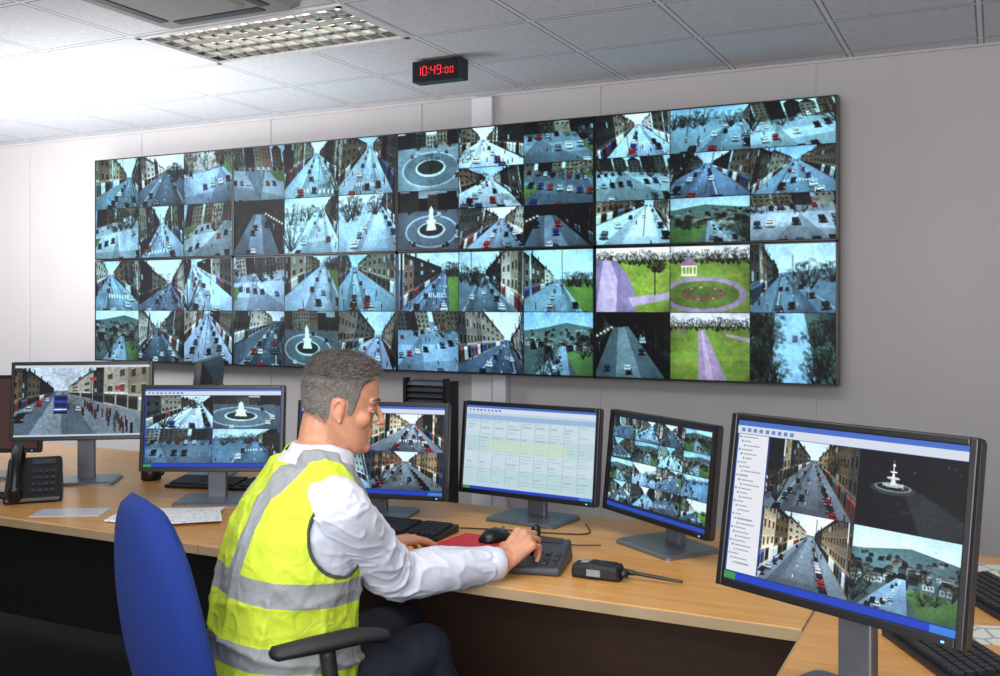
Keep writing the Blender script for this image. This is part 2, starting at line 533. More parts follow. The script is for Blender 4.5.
def feed(kind, w, h):
    global XF
    SS = 2
    a = np.zeros((h * SS, w * SS, 3))
    warm = 0.35 if kind.endswith('_warm') else 0.0
    k = kind.replace('_warm', '')
    sky = [(180, 200, 208), (204, 216, 222), (154, 182, 198), (214, 222, 228)][int(rng.integers(4))]
    XF = None
    if k in ('street', 'lawnroad'):
        setxf(.14 if k == 'street' else .03, 1.35, .12)
        if warm: XF = None
        a[:] = sky
        vx, vy = R(.25, .75), R(.16, .42)
        if warm: vx, vy = R(.42, .6), R(.22, .32)
        road = [(72, 88, 98), (90, 106, 114), (56, 70, 78), (108, 122, 130), (134, 148, 154)][int(rng.integers(5))]
        if warm: road = (80, 88, 94)
        rect(a, -1, vy, 2, 3, [min(235, q * 1.3) for q in road])
        xr0, xr1 = R(-.15, .4), R(.62, 1.1)
        poly(a, [(vx - .015, vy), (vx + .015, vy), (xr1 + .3, 1.9), (xr0 - .3, 1.9)], road)
        for q_ in range(5):
            s_ = .9 - .18 * q_
            o_ = R(-.15, .15)
            poly(a, [(vx - .008, vy), (vx + .008, vy), (vx + (xr1 - vx) * (.5 + o_) * s_, vy + s_ * (1 - vy)), (vx + (xr0 - vx) * (.4 - o_) * s_, vy + s_ * (1 - vy))], [min(235, q * 1.8) for q in road], .15)
        for sd in (xr0, xr1):
            poly(a, [(vx, vy), (vx + .002, vy), (sd + .02, 1.02), (sd - .01, 1.02)], (170, 180, 182), .7)
        if k == 'lawnroad':
            poly(a, [(-1, vy + .1), (vx - .02, vy), (xr0 - .1, 1.2), (-1, 1.2)], (92, 118, 58))
            for i in range(7): tree(a, R(0, vx), vy, .1)
            building(a, vx + .03, vy, 1.05, R(-.4, -.05), R(.75, 1.05), warm)
        else:
            if rng.random() < .75 or warm: building(a, vx - .03, vy, -.05, R(-.7, -.15), R(.8, 1.15), warm)
            else:
                for i in range(5): tree(a, R(0, vx), vy + .05, R(.1, .2))
            building(a, vx + .03, vy, 1.05, R(-.7, -.1), R(.7, 1.15), warm)
            if rng.random() < .4: tree(a, R(.1, .9), vy, .16)
            if rng.random() < .3: tree(a, R(.0, .2), .6, .3)
        for i in range(8):
            t = ((i + .3) / 8) ** 1.8
            y = vy + .03 + (1.1 - vy) * t
            x = vx + ((xr0 + xr1) / 2 - vx) * t
            rect(a, x - .002 - .005 * t, y, x + .002 + .005 * t, y + .06 * t + .005, (205, 214, 214), .7)
        if rng.random() < .3:
            t = R(.4, .8); y = vy + (1 - vy) * t
            for i in range(9):
                x = vx + (xr0 - vx) * t + (xr1 - xr0) * t * i / 9
                rect(a, x, y, x + (xr1 - xr0) * t / 18, y + .06, (205, 214, 214), .8)
        n = int(rng.integers(6, 11)) if not warm else 12
        for i in range(n):
            t = ((i + .7) / n) ** 1.6
            for sd, kk in ((-1, .90), (1, .90)):
                xe = xr0 if sd < 0 else xr1
                if rng.random() < (.8 if sd > 0 else .5):
                    car(a, vx + (xe - vx) * t * kk, vy + .02 + (1 - vy) * t, (.02 + .19 * t) * (.75 if warm else .95))
        for i in range(int(rng.integers(0, 4))):
            t = R(.15, .9)
            car(a, vx + (R(xr0, xr1) * .5 + .25 - vx) * t, vy + .04 + (1 - vy) * t, (.02 + .18 * t) * (.75 if warm else .95))
        for i in range(int(rng.integers(3, 16))):
            x = R(.0, 1); y = R(vy + .2, .98); s = .02 + .045 * y
            cc = (20, 24, 30) if rng.random() < .7 else (110, 56, 56)
            rect(a, x, y - s, x + .008 + .006 * y, y + s * .6, cc, .9)
            ellip(a, x + .006, y - s * 1.2, .006, .010, (160, 130, 115), 1, 6)
        x = R(0.02, .98)
        rect(a, x, R(-.2, .2), x + .008, R(.5, .9), (40, 48, 50), .9)
    elif k == 'lot':
        setxf(.2, 1.5, .08)
        a[:] = sky
        gc = [(84, 100, 110), (104, 120, 128), (126, 140, 146)][int(rng.integers(3))]
        rect(a, -1, .22, 2, 3, gc)
        for i in range(-3, 10):
            x = i * .16 + R(-.03, .03); y = R(-.12, .10)
            cc = STONE[int(rng.integers(11))]
            rect(a, x, y, x + .16, .34, cc)
            poly(a, [(x, y), (x + .08, y - .09), (x + .16, y)], [q * .5 for q in cc])
            for q_ in range(3):
                for p_ in range(4): rect(a, x + .02 + q_ * .05, y + .03 + p_ * .062, x + .042 + q_ * .05, y + .062 + p_ * .062, (20, 24, 26), .9)
        for i in range(4): tree(a, R(0, 1), .3, R(.08, .2))
        sl_ = R(-.35, .35)
        poly(a, [(-.6, R(.4, .6)), (1.6, R(.35, .5)), (1.6, R(.52, .62)), (-.6, R(.7, .9))], [min(230, q * 1.25) for q in gc], .8)
        poly(a, [(R(.2, .8), .33), (R(.2, .8), .34), (R(.4, 1.4), 1.2), (R(-.4, .4), 1.2)], [q * .78 for q in gc], .7)
        if rng.random() < .4: poly(a, [(-.3, .36), (.25, .34), (.12, .52), (-.3, .62)], (80, 104, 58))
        if rng.random() < .4: poly(a, [(.7, .5), (1.4, .42), (1.4, .7), (.9, .8)], (84, 108, 60))
        for r_ in range(3):
            y = .36 + .18 * r_ + .05 * r_ * r_
            nn = 11 - 2 * r_
            for i in range(-2, nn + 2):
                x = (i + .5) / nn
                rect(a, x - .5 / nn, y - .03 + sl_ * (x - .5), x - .5 / nn + .005, y + .06 + sl_ * (x - .5), (190, 198, 198), .5)
                if rng.random() < .7:
                    car(a, x, y + sl_ * (x - .5), .07 + .035 * r_)
        for i in range(8):
            x, y = R(0, 1), R(.35, .95); rect(a, x, y, x + .01, y + .06, (22, 26, 32), .9)
    elif k in ('round', 'fountain'):
        setxf(.05, 1.25, .0)
        d_ = .65 if k == 'fountain' else .9
        a[:] = [q * d_ for q in sky]
        rect(a, -1, .18, 2, 3, [q * d_ for q in (118, 134, 142)])
        for i in range(-1, 8):
            x = i * .15
            y = R(-.1, .1)
            cc = [q * d_ for q in STONE[int(rng.integers(11))]]
            rect(a, x, y, x + .15, .28, cc)
            for q_ in range(3):
                for p_ in range(3): rect(a, x + .02 + q_ * .045, y + .03 + p_ * .065, x + .04 + q_ * .045, y + .07 + p_ * .065, (20, 24, 26), .9)
        for i in range(3): tree(a, R(0, 1), .22, .1)
        ellip(a, .5, .62, .42, .27, (138, 152, 158), 1, 30); ellip(a, .5, .62, .39, .245, (82, 98, 104), 1, 30)
        ellip(a, .5, .6, .22, .13, (160, 172, 176), 1, 30); ellip(a, .5, .59, .19, .105, (40, 50, 48), 1, 30)
        if k == 'fountain':
            poly(a, [(.42, .6), (.46, .42), (.47, .26), (.5, .2), (.53, .26), (.54, .42), (.58, .6)], (186, 196, 198)); ellip(a, .5, .45, .08, .03, (215, 220, 222))
        else:
            tree(a, .5, .52, .14)
        for i in range(8):
            t = R(0, 6.28)
            car(a, .5 + .42 * math.cos(t), .62 + .28 * math.sin(t), R(.06, .10))
    elif k == 'night':
        a[:] = (20, 26, 28)
        poly(a, [(.0, .5), (1, .44), (1.1, 1), (0.0, 1)], (38, 46, 50))
        for i in range(12):
            x = R(.1, 1); y = R(.5, .95)
            ellip(a, x, y, R(.03, .12), R(.008, .02), (92, 104, 108), .35)
        poly(a, [(.45, .5), (.62, .48), (1.1, .82), (1, 1), (.62, 1)], (66, 76, 80), .8)
        for i in range(11):
            x = i * .1 - .03; t_ = R(.0, .12); rect(a, x, t_, x + .1, .3, [(30, 36, 38), (42, 48, 50), (24, 30, 32)][i % 3])
            for p_ in range(2):
                for q_ in range(2):
                    rect(a, x + .02 + .04 * p_, t_ + .05 + .07 * q_, x + .035 + .04 * p_, t_ + .08 + .07 * q_, (120, 126, 110) if rng.random() < .25 else (14, 18, 20), .8)
        for i in range(3): tree(a, R(.62, 1), R(.2, .5), R(.12, .2))
        a *= .85
        ellip(a, .34, .47, .22, .08, (60, 70, 74), 1, 24); ellip(a, .34, .45, .18, .06, (110, 122, 126), 1, 24); ellip(a, .34, .445, .155, .045, (34, 42, 46), 1, 24)
        ellip(a, .34, .42, .10, .03, (150, 160, 164), 1, 20); poly(a, [(.31, .42), (.325, .33), (.355, .33), (.37, .42)], (190, 200, 202))
        ellip(a, .34, .33, .065, .02, (170, 180, 184), 1, 20); poly(a, [(.325, .33), (.335, .24), (.345, .24), (.355, .33)], (225, 232, 232))
        ellip(a, .34, .25, .035, .012, (225, 232, 234), 1, 14); rect(a, .336, .16, .344, .25, (240, 244, 244)); ellip(a, .34, .16, .012, .02, (245, 248, 248), 1, 10)
        for i in range(14):
            x = .34 + R(-.13, .13); rect(a, x, .36 + abs(x - .34) * .3, x + .004, .46, (200, 212, 216), .5)
    elif k == 'nightst':
        setxf(.06, 1.2, .05)
        a[:] = (20, 26, 30)
        building(a, .32, .2, 0, -.4, .9); building(a, .6, .2, 1, -.4, .9)
        a *= .5
        poly(a, [(.35, .2), (.55, .2), (1.2, 1.3), (-.05, 1.3)], (76, 92, 98))
        poly(a, [(.42, .2), (.5, .2), (.8, 1.3), (.35, 1.3)], (136, 152, 156), .5)
        for i in range(7):
            t = i / 7; x = .33 - .33 * t; y = .2 + .2 * t
            ellip(a, x, y, .03, .03, (130, 140, 120), .5); ellip(a, x, y, .012, .014, (240, 240, 220))
        for i in range(5): car(a, R(.25, .75), R(.35, .9), .13)
    elif k in ('park', 'parkcurve', 'bandstand'):
        a[:] = (200, 212, 226)
        g1 = (98, 128, 58)
        rect(a, -1, .2, 2, 2, g1)
        for i in range(10):
            ellip(a, R(0, 1), R(.25, 1), R(.1, .3), R(.03, .08), (108 + R(-14, 14), 138 + R(-14, 14), 64), .5)
        for i in range(16): tree(a, i / 15., .17, R(.07, .13))
        if k == 'park':
            poly(a, [(.36, .26), (.44, .26), (.72, 1), (.36, 1)], (130, 122, 152))
            poly(a, [(.39, .26), (.41, .26), (.56, 1), (.46, 1)], (160, 154, 180), .6)
            poly(a, [(.7, .3), (1.05, .38), (1.05, .45), (.7, .34)], (144, 138, 158))
            rect(a, .08, .24, .2, .3, (110, 100, 100))
        elif k == 'parkcurve':
            poly(a, [(-.1, .2), (.28, .2), (.42, .4), (.52, .65), (.56, 1), (-.1, 1)], (106, 104, 138))
            poly(a, [(.1, .2), (.2, .2), (.3, .5), (.28, 1), (.0, 1)], (144, 142, 174))
            poly(a, [(.45, .78), (1, .70), (1, .80), (.5, .92)], (130, 128, 154))
            rect(a, .8, .3, .815, .75, (40, 46, 44))
            for i in range(5): tree(a, .75 + R(0, .2), .3, .1)
        else:
            ellip(a, .42, .74, .55, .27, (122, 116, 144), 1, 30); ellip(a, .42, .74, .46, .21, (80, 106, 54), 1, 30); ellip(a, .42, .72, .28, .11, (92, 74, 62), 1, 24); ellip(a, .42, .70, .2, .07, (68, 90, 50), 1, 24)
            for i in range(40):
                t = R(0, 6.28); ellip(a, .42 + .24 * math.cos(t), .72 + .09 * math.sin(t), .015, .015, [(120, 72, 76), (140, 134, 86), (56, 78, 48)][i % 3], .8, 6)
            poly(a, [(.12, .3), (.24, .14), (.36, .3)], (120, 104, 122)); rect(a, .14, .3, .34, .32, (200, 200, 205))
            for i in range(5): rect(a, .15 + i * .045, .3, .16 + i * .045, .44, (205, 205, 212))
            rect(a, .14, .43, .34, .46, (170, 168, 172))
    elif k == 'hill':
        setxf(.05, 1.2, .0)
        a[:] = sky
        poly(a, [(-1, .3), (0, .22), (.4, .12), (.8, .2), (2, .3), (2, .6), (-1, .6)], (84, 102, 96))
        rect(a, -1, .46, 2, 2, (78, 90, 84))
        for i in range(90):
            y = .22 + .3 * i / 90; x = R(-.1, 1); s = .02 + .16 * (y - .2)
            cc = STONE[int(rng.integers(11))]
            rect(a, x, y, x + s * 1.5, y + s, cc); poly(a, [(x, y), (x + s * .3, y - s * .6), (x + s * 1.2, y - s * .6), (x + s * 1.5, y)], [q * .6 for q in cc])
            for p_ in range(3): rect(a, x + s * (.2 + .42 * p_), y + s * .3, x + s * (.38 + .42 * p_), y + s * .65, (24, 28, 28))
        poly(a, [(-.5, .7), (.3, .56), (.42, .6), (.1, 1.3), (-.5, 1.3)], (84, 108, 60))
        poly(a, [(.42, .48), (.5, .48), (1.1, 1.2), (.35, 1.2)], (120, 134, 140))
        poly(a, [(.45, .48), (.47, .48), (.8, 1.2), (.6, 1.2)], (160, 172, 176), .4)
        for i in range(6): rect(a, .46 + .05 * i, .5 + .1 * i, .466 + .052 * i, .54 + .1 * i, (215, 220, 220))
        for i in range(10):
            tree(a, R(.6, 1.05), R(.4, .85), R(.08, .2)) if i % 2 else tree(a, R(0, .35), R(.4, .65), R(.06, .12))
        for i in range(8):
            t = R(.1, 1); car(a, .47 + R(-.03, .35) * t, .5 + .45 * t, .03 + .08 * t)
    elif k == 'wood':
        a[:] = (84, 100, 92)
        poly(a, [(.3, -.1), (.62, -.1), (.8, 1), (.25, 1)], (150, 170, 184))
        for i in range(26): tree(a, R(-.05, .34), R(0, 1), .18)
        for i in range(18): tree(a, R(.74, 1.05), R(0, 1), .18)
        rect(a, .5, .32, .56, .42, (90, 94, 104))
    XF = None
    a = a.reshape(h, SS, w, SS, 3).mean((1, 3))
    fb = .6 * snoise(h, w, w / 4) + .5 * snoise(h, w, w / 10) + .4 * snoise(h, w, 3) + .25 * rng.normal(0, 1, (h, w))
    a = a * (1 + .11 * fb)[:, :, None]
    yy_, xx_ = np.mgrid[0:h, 0:w]
    vig = 1.05 - .25 * (((xx_ / w - .5) ** 2 + (yy_ / h - .5) ** 2) * 2)
    a = a * vig[:, :, None]
    lum = a.mean(-1, keepdims=True)
    gain = R(.95, 1.15)
    off = 95 if k not in ('night', 'nightst') else 88
    nl = np.clip((lum - 90) * 1.48 + off, 5, 255) * gain
    a = a * (nl / np.maximum(lum, 4))
    lum = a.mean(-1, keepdims=True)
    a = lum + (a - lum) * (1.15 if k in ('park', 'parkcurve', 'bandstand') else 1.25)
    if warm == 0.0 and k not in ('park', 'parkcurve', 'bandstand', 'night'):
        a = a * np.array([R(.76, .90), 1.0, R(1.06, 1.18)])
    elif warm:
        a = a * np.array([.95, 1.0, 1.05])
    return np.clip(a, 3, 250)

def place(c, kind, x0, y0, x1, y1):
    h, w, _ = c.shape
    a0, a1 = int(round(x0 * w)), int(round(x1 * w)); b0, b1 = int(round(y0 * h)), int(round(y1 * h))
    f = feed(kind, a1 - a0 - 1, b1 - b0 - 1)
    c[b0:b1 - 1, a0:a1 - 1] = f

def screen(name, canvas, W, H, parent, loc, mat, label=None, rotx=0.0):
    h, w, _ = canvas.shape
    xs = np.linspace(-W / 2, W / 2, w); zs = np.linspace(H / 2, -H / 2, h)
    X, Z = np.meshgrid(xs, zs)
    co = np.stack([X, np.zeros_like(X), Z], -1).reshape(-1, 3)
    me = bpy.data.meshes.new(name)
    me.vertices.add(w * h)
    me.vertices.foreach_set('co', co.astype(np.float32).ravel())
    i, j = np.meshgrid(np.arange(h - 1), np.arange(w - 1), indexing='ij')
    q = np.stack([i * w + j, (i + 1) * w + j, (i + 1) * w + j + 1, i * w + j + 1], -1).reshape(-1)
    nf = (h - 1) * (w - 1)
    me.loops.add(nf * 4)
    me.loops.foreach_set('vertex_index', q.astype(np.int32))
    me.polygons.add(nf)
    me.polygons.foreach_set('loop_start', (np.arange(nf) * 4).astype(np.int32))
    me.update(calc_edges=True)
    c = np.clip(canvas, 0, 255) / 255.0
    l = np.where(c <= 0.04045, c / 12.92, ((c + 0.055) / 1.055) ** 2.4)
    at = me.color_attributes.new('feed', 'FLOAT_COLOR', 'POINT')
    at.data.foreach_set('color', np.concatenate([l, np.ones((h, w, 1))], -1).astype(np.float32).ravel())
    o = make(name, me, mat, parent)
    o.location = loc
    o.rotation_euler = (rotx, 0, 0)
    if label: o['label'] = label
    return o

# ---------------------------------------------------------------- video wall
VX0, VX1 = -5.527, -0.662
VZT, VZB = 1.42 + 0.985, 1.42 - 0.388
VY = 4.906
DW = (VX1 - VX0) / 4
DH = (VZT - VZB) / 2
G23 = lambda ks: [(ks[r * 3 + c], c / 3, r / 2, (c + 1) / 3, (r + 1) / 2) for r in range(2) for c in range(3)]
G33 = lambda ks: [(ks[r * 3 + c], c / 3, r / 3, (c + 1) / 3, (r + 1) / 3) for r in range(3) for c in range(3)]
L_T3 = [('round', 0, 0, 1 / 3, .5), ('fountain', 0, .5, 1 / 3, 1)] + [(k_, (1 + i % 2) / 3, (i // 2) / 3, (2 + i % 2) / 3, (i // 2 + 1) / 3) for i, k_ in enumerate(['street', 'lot', 'street', 'lot', 'street', 'nightst'])]
LAY = {
    (0, 0): G23(['street', 'street', 'lot', 'lot', 'street', 'lot']),
    (0, 1): G23(['lot', 'street', 'street', 'nightst', 'street', 'street']),
    (0, 2): L_T3,
    (0, 3): G33(['street', 'street', 'lot', 'lot', 'street', 'street', 'street', 'hill', 'lot']),
    (1, 0): G23(['street', 'street', 'street', 'hill', 'street', 'street']),
    (1, 1): G23(['lot', 'lawnroad', 'street', 'street', 'fountain', 'street']),
    (1, 2): G23(['lawnroad', 'street', 'lawnroad', 'lot', 'street', 'hill']),
    (1, 3): G23(['parkcurve', 'bandstand', 'street', 'nightst', 'park', 'wood']),
}
for r in range(2):
    for c in range(4):
        cx = VX0 + DW * (c + 0.5)
        cz = VZT - DH * (r + 0.5)
        e = thing('video_wall_display', 'large thin-bezel display showing a grid of street camera feeds', 'display', (cx, VY, cz - DH / 2), 0, 'displays of the video wall')
        hz = DH / 2
        W_, H_ = DW - 0.003, DH - 0.003
        mb = MB()
        bz = 0.007
        mb.bx(-W_ / 2, W_ / 2, 0.004, 0.09, 0.001, H_)
        mb.bx(-W_ / 2, -W_ / 2 + bz, -0.003, 0.004, 0.001, H_).bx(W_ / 2 - bz, W_ / 2, -0.003, 0.004, 0.001, H_)
        mb.bx(-W_ / 2, W_ / 2, -0.003, 0.004, 0.001, bz).bx(-W_ / 2, W_ / 2, -0.003, 0.004, H_ - bz, H_)
        make('housing', mb, M['black'], e)
        cv = np.full((168, 294, 3), 10.0)
        for (k_, x0, y0, x1, y1) in LAY[(r, c)]:
            place(cv, k_, x0, y0, x1, y1)
        screen('screen', cv, W_ - 2 * bz, H_ - 2 * bz, e, (0, 0.0, hz), M['scr_wall'])

st = thing('video_wall_stand', 'grey steel frame and posts carrying the video wall', 'stand', ((VX0 + VX1) / 2, VY + 0.12, 0))
for x in (-0.62, 0.62):
    make('post', MB().bx(x - 0.05, x + 0.03, -0.025, 0.015, 0, VZT - 0.05), M['white'], st)
for z in (VZB + 0.2, VZT - 0.25):
    make('rail', MB().bx(-2.3, 2.3, -0.03, -0.02, z - 0.03, z + 0.03), M['steel'], st)
make('cable_trunking', MB().bx(-2.68, -2.55, WALL_Y - 0.04, WALL_Y - 0.0155, 0.1, CEIL_Z - 0.016), M['white'], bevel=0.004,
     label='white vertical cable trunking running up the wall behind the screens', category='trunking')

rk = thing('equipment_rack', 'black slatted equipment rack standing under the video wall', 'rack', (-2.76, 4.72, 0))
make('cabinet', MB().bx(-0.13, 0.13, -0.03, 0.08, 0.0, 1.0), M['blackmatte'], rk, bevel=0.004)
for x in (-.125, .125):
    make('upright', MB().bx(x - .01, x + .01, -.07, -.03, 0, 1.02), M['black'], rk)
mb = MB()
for i in range(30):
    mb.box((0, -.055, .06 + i * .032), (.228, .03, .006), Matrix.Rotation(math.radians(35), 3, 'X'))
make('vent_slats', mb, M['steel'], rk)

# ---------------------------------------------------------------- desks
def desk(label, x0, x1, y0, y1, panel_y=None, edge_faces=('front',), panel_mat='wood_shaded'):
    e = thing('desk', label, 'desk', ((x0 + x1) / 2, (y0 + y1) / 2, 0))
    hx, hy = (x1 - x0) / 2, (y1 - y0) / 2
    make('desktop', MB().bx(-hx, hx, -hy, hy, DESK_Z - 0.028, DESK_Z), M['wood'], e, bevel=0.003)
    if 'front' in edge_faces:
        make('edge_strip', MB().bx(-hx, hx, -hy - 0.004, -hy + 0.001, DESK_Z - 0.027, DESK_Z - 0.002), M['edge'], e, bevel=0.001)
    if 'left' in edge_faces:
        make('edge_strip', MB().bx(-hx - 0.004, -hx + 0.001, -hy, hy, DESK_Z - 0.027, DESK_Z - 0.002), M['edge'], e, bevel=0.001)
    if panel_y is not None:
        py = panel_y - (y0 + y1) / 2
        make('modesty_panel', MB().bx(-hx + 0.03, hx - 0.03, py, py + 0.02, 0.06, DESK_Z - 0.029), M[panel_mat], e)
    for sx in (-1, 1):
        make('leg', MB().bx(sx * (hx - 0.05) - 0.02, sx * (hx - 0.05) + 0.02, -hy + 0.12, hy - 0.06, 0.0, 0.03)
             .bx(sx * (hx - 0.05) - 0.02, sx * (hx - 0.05) + 0.02, 0.02, 0.08, 0.03, DESK_Z - 0.06)
             .bx(sx * (hx - 0.05) - 0.02, sx * (hx - 0.05) + 0.02, -hy + 0.2, hy - 0.1, DESK_Z - 0.06, DESK_Z - 0.029), M['blackmatte'], e, bevel=0.003)
    return e
desk('light oak desk section carrying a telephone and two monitors', -4.6, -2.02, 2.155, 3.4, panel_y=2.98, panel_mat='panel_shade')
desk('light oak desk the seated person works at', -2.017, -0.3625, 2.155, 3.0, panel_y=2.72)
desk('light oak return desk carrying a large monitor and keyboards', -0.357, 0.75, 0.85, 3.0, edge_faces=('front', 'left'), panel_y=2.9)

# ---------------------------------------------------------------- monitors
def desktop_window(cv, title=(70, 110, 200)):
    cv[:] = (34, 62, 140)
    rect(cv, 0, 0, 1, .035, title)
    rect(cv, 0, .035, 1, .085, (212, 220, 234))
    for i in range(9):
        rect(cv, .02 + .03 * i, .05, .038 + .03 * i, .072, (110, 130, 180))
    rect(cv, 0, .955, 1, 1, (30, 66, 190))
    rect(cv, 0, .955, .06, 1, (60, 150, 70))
    rect(cv, .9, .955, 1, 1, (60, 130, 220))

def canvas_street(w, h):
    global rng
    rng = np.random.default_rng(5)
    SS = 2
    a = np.zeros((h * SS, w * SS, 3))
    a[:] = (190, 198, 204)
    vx, vy = .33, .36
    rect(a, 0, vy, 1, 1, (112, 122, 128))
    poly(a, [(vx - .02, vy), (vx + .02, vy), (.62, 1), (-.25, 1)], (82, 94, 102))
    poly(a, [(vx - .01, vy), (vx + .015, vy), (.35, 1), (.1, 1)], (170, 180, 186), .45)
    building(a, vx - .03, vy, -.1, -.2, .75, .1)
    building(a, vx + .04, vy, 1.15, -.65, .8, .1)
    for i in range(46):
        t = R(.2, 1)
        x = vx + (.98 - vx) * t + R(-.16, .05); y = vy + .02 + .52 * t; s = .04 + .08 * t
        rect(a, x, y - s * .5, x + .013, y + s, [(16, 18, 24), (34, 38, 48), (24, 24, 28), (80, 36, 40), (60, 64, 72)][i % 5])
        ellip(a, x + .0065, y - s * .62, .0065, .015, (140, 112, 98), 1, 8)
    for i, (x, y, s) in enumerate(((.1, .62, .09), (.18, .54, .07), (.03, .74, .12), (.24, .49, .05))): car(a, x, y, s)
    rect(a, .29, .42, .39, .66, (40, 60, 130)); rect(a, .295, .44, .385, .49, (22, 30, 42)); rect(a, .295, .53, .385, .59, (26, 36, 50)); rect(a, .295, .61, .385, .63, (200, 206, 215)); rect(a, .29, .65, .39, .68, (16, 18, 22))
    car(a, .47, .62, .07, (180, 186, 190))
    rect(a, .56, .2, .566, .62, (36, 40, 42)); rect(a, .55, .18, .6, .22, (170, 56, 48)); rect(a, .74, .3, .8, .36, (150, 48, 48))
    a = a.reshape(h, SS, w, SS, 3).mean((1, 3))
    a *= (1 + .08 * snoise(h, w, 3) + .06 * snoise(h, w, 20))[:, :, None]
    a = ((a - 96) * 1.15 + 94) * np.array([.94, 1, 1.06])
    rect(a, 0, .0, 1, .04, (205, 212, 222))
    rect(a, 0, .965, 1, 1, (190, 200, 215))
    return np.clip(a, 4, 250)
def canvas_quad(w, h, kinds, tree_panel=False, seed=3):
    global rng
    rng = np.random.default_rng(seed)
    cv = np.zeros((h, w, 3))
    desktop_window(cv)
    x0 = 0.012
    if tree_panel:
        x0 = .165
        rect(cv, .008, .09, .16, .945, (228, 232, 238))
        for i in range(30):
            y = .10 + i * .027
            ind = .014 + .012 * (i % 3)
            rect(cv, ind, y, ind + .008, y + .012, (110, 140, 200))
            rect(cv, ind + .013, y + .002, ind + .013 + R(.03, .085), y + .009, (150, 154, 165))
        rect(cv, x0, .09, .995, .945, (14, 18, 30))
    y0, y1 = .09, .945
    xm, ym = (x0 + .995) / 2, (y0 + y1) / 2
    place(cv, kinds[0], x0, y0, xm, ym); place(cv, kinds[1], xm, y0, .995, ym)
    place(cv, kinds[2], x0, ym, xm, y1); place(cv, kinds[3], xm, ym, .995, y1)
    return cv
def canvas_table(w, h):
    cv = np.zeros((h, w, 3))
    desktop_window(cv)
    rect(cv, 0, .085, 1, .955, (190, 210, 224))
    rect(cv, .01, .11, .99, .17, (150, 182, 218))
    for r_ in range(20):
        y = .18 + r_ * .037
        rect(cv, .01, y, .99, y + .032, (182, 212, 214) if (r_ // 5) % 2 else (200, 218, 226))
        for c_ in range(9):
            x = .02 + c_ * .108
            if rng.random() < .6:
                rect(cv, x, y + .01, x + R(.03, .085), y + .02, (160, 180, 200))
    for c_ in range(1, 9):
        x = .01 + c_ * .108
        rect(cv, x, .11, x + .004, .92, (156, 180, 200))
    rect(cv, .2, .4, .8, .55, (205, 224, 190), .5)
    return cv
def canvas_grid(w, h, n, m):
    cv = np.zeros((h, w, 3))
    cv[:] = (24, 34, 60)
    ks = ['street', 'lot', 'street', 'nightst', 'street', 'hill', 'street', 'lawnroad', 'street']
    for r_ in range(m):
        for c_ in range(n):
            place(cv, ks[int(rng.integers(len(ks)))], .01 + .98 * c_ / n, .03 + .9 * r_ / m, .01 + .98 * (c_ + 1) / n, .03 + .9 * (r_ + 1) / m)
    rect(cv, 0, .95, 1, 1, (36, 76, 190))
    return cv

def monitor(label, x, y, rotz, zb, zt, W, canvas, tilt=6, base_back=0.06):
    e = thing('computer_monitor', label, 'monitor', (x, y, DESK_Z), math.radians(rotz))
    H = zt - zb
    cz = (zb + zt) / 2 - DESK_Z
    T = Matrix.Translation((0, 0, cz)) @ Matrix.Rotation(-math.radians(tilt), 4, 'X')
    bz = 0.0125
    mb = MB()
    mb.bx(-W / 2, -W / 2 + bz, -0.012, 0.012, -H / 2, H / 2).bx(W / 2 - bz, W / 2, -0.012, 0.012, -H / 2, H / 2)
    mb.bx(-W / 2 + bz, W / 2 - bz, -0.012, 0.012, H / 2 - bz, H / 2).bx(-W / 2 + bz, W / 2 - bz, -0.012, 0.012, -H / 2, -H / 2 + bz * 1.2)
    make('bezel', mb.xform(T), M['black'], e, bevel=0.002)
    mb = MB()
    def rr(hw, hh, yv):
        return [Vector((p.x, yv, p.y)) for p in rrect(0, 0, hw, hh, 0.01, 0, 3)]
    mb.loft([rr(W / 2 + 0.0015, H / 2 + 0.0015, -0.002), rr(W / 2 + 0.0015, H / 2 + 0.0015, 0.014), rr(W / 2 - 0.02, H / 2 - 0.02, 0.030), rr(W / 2 - 0.09, H / 2 - 0.07, 0.045)])
    make('back_housing', mb.xform(T), M['back'], e, smooth=False)
    s = screen('screen', canvas, W - 2 * bz, H - 2 * bz, e, T @ Vector((0, -0.005, 0.001)), M['scr_desk'], rotx=-math.radians(tilt))
    make('power_light', MB().box((W / 2 - 0.03, -0.0125, -H / 2 + 0.007), (0.005, 0.002, 0.003)).xform(T), M['greenled'], e)
    mb = MB()
    nb = base_back
    mb.loft([[Vector((sx * 0.032, nb + sy * 0.012, z)) for sx, sy in ((-1, -1), (1, -1), (1, 1), (-1, 1))] for z in (0.008, cz)])
    mb.loft([[Vector((sx * 0.03, yv, cz + sz * 0.035)) for sx, sz in ((-1, -1), (1, -1), (1, 1), (-1, 1))] for yv in (0.03, nb + 0.012)])
    make('stand_neck', mb, M['silver'], e, bevel=0.004)
    mb = MB()
    mb.loft([rrect(0, nb - 0.03, 0.125, 0.095, 0.02, 0.0), rrect(0, nb - 0.03, 0.125, 0.095, 0.02, 0.007), rrect(0, nb - 0.03, 0.118, 0.088, 0.02, 0.012)])
    make('stand_base', mb, M['silver'], e)
    return e

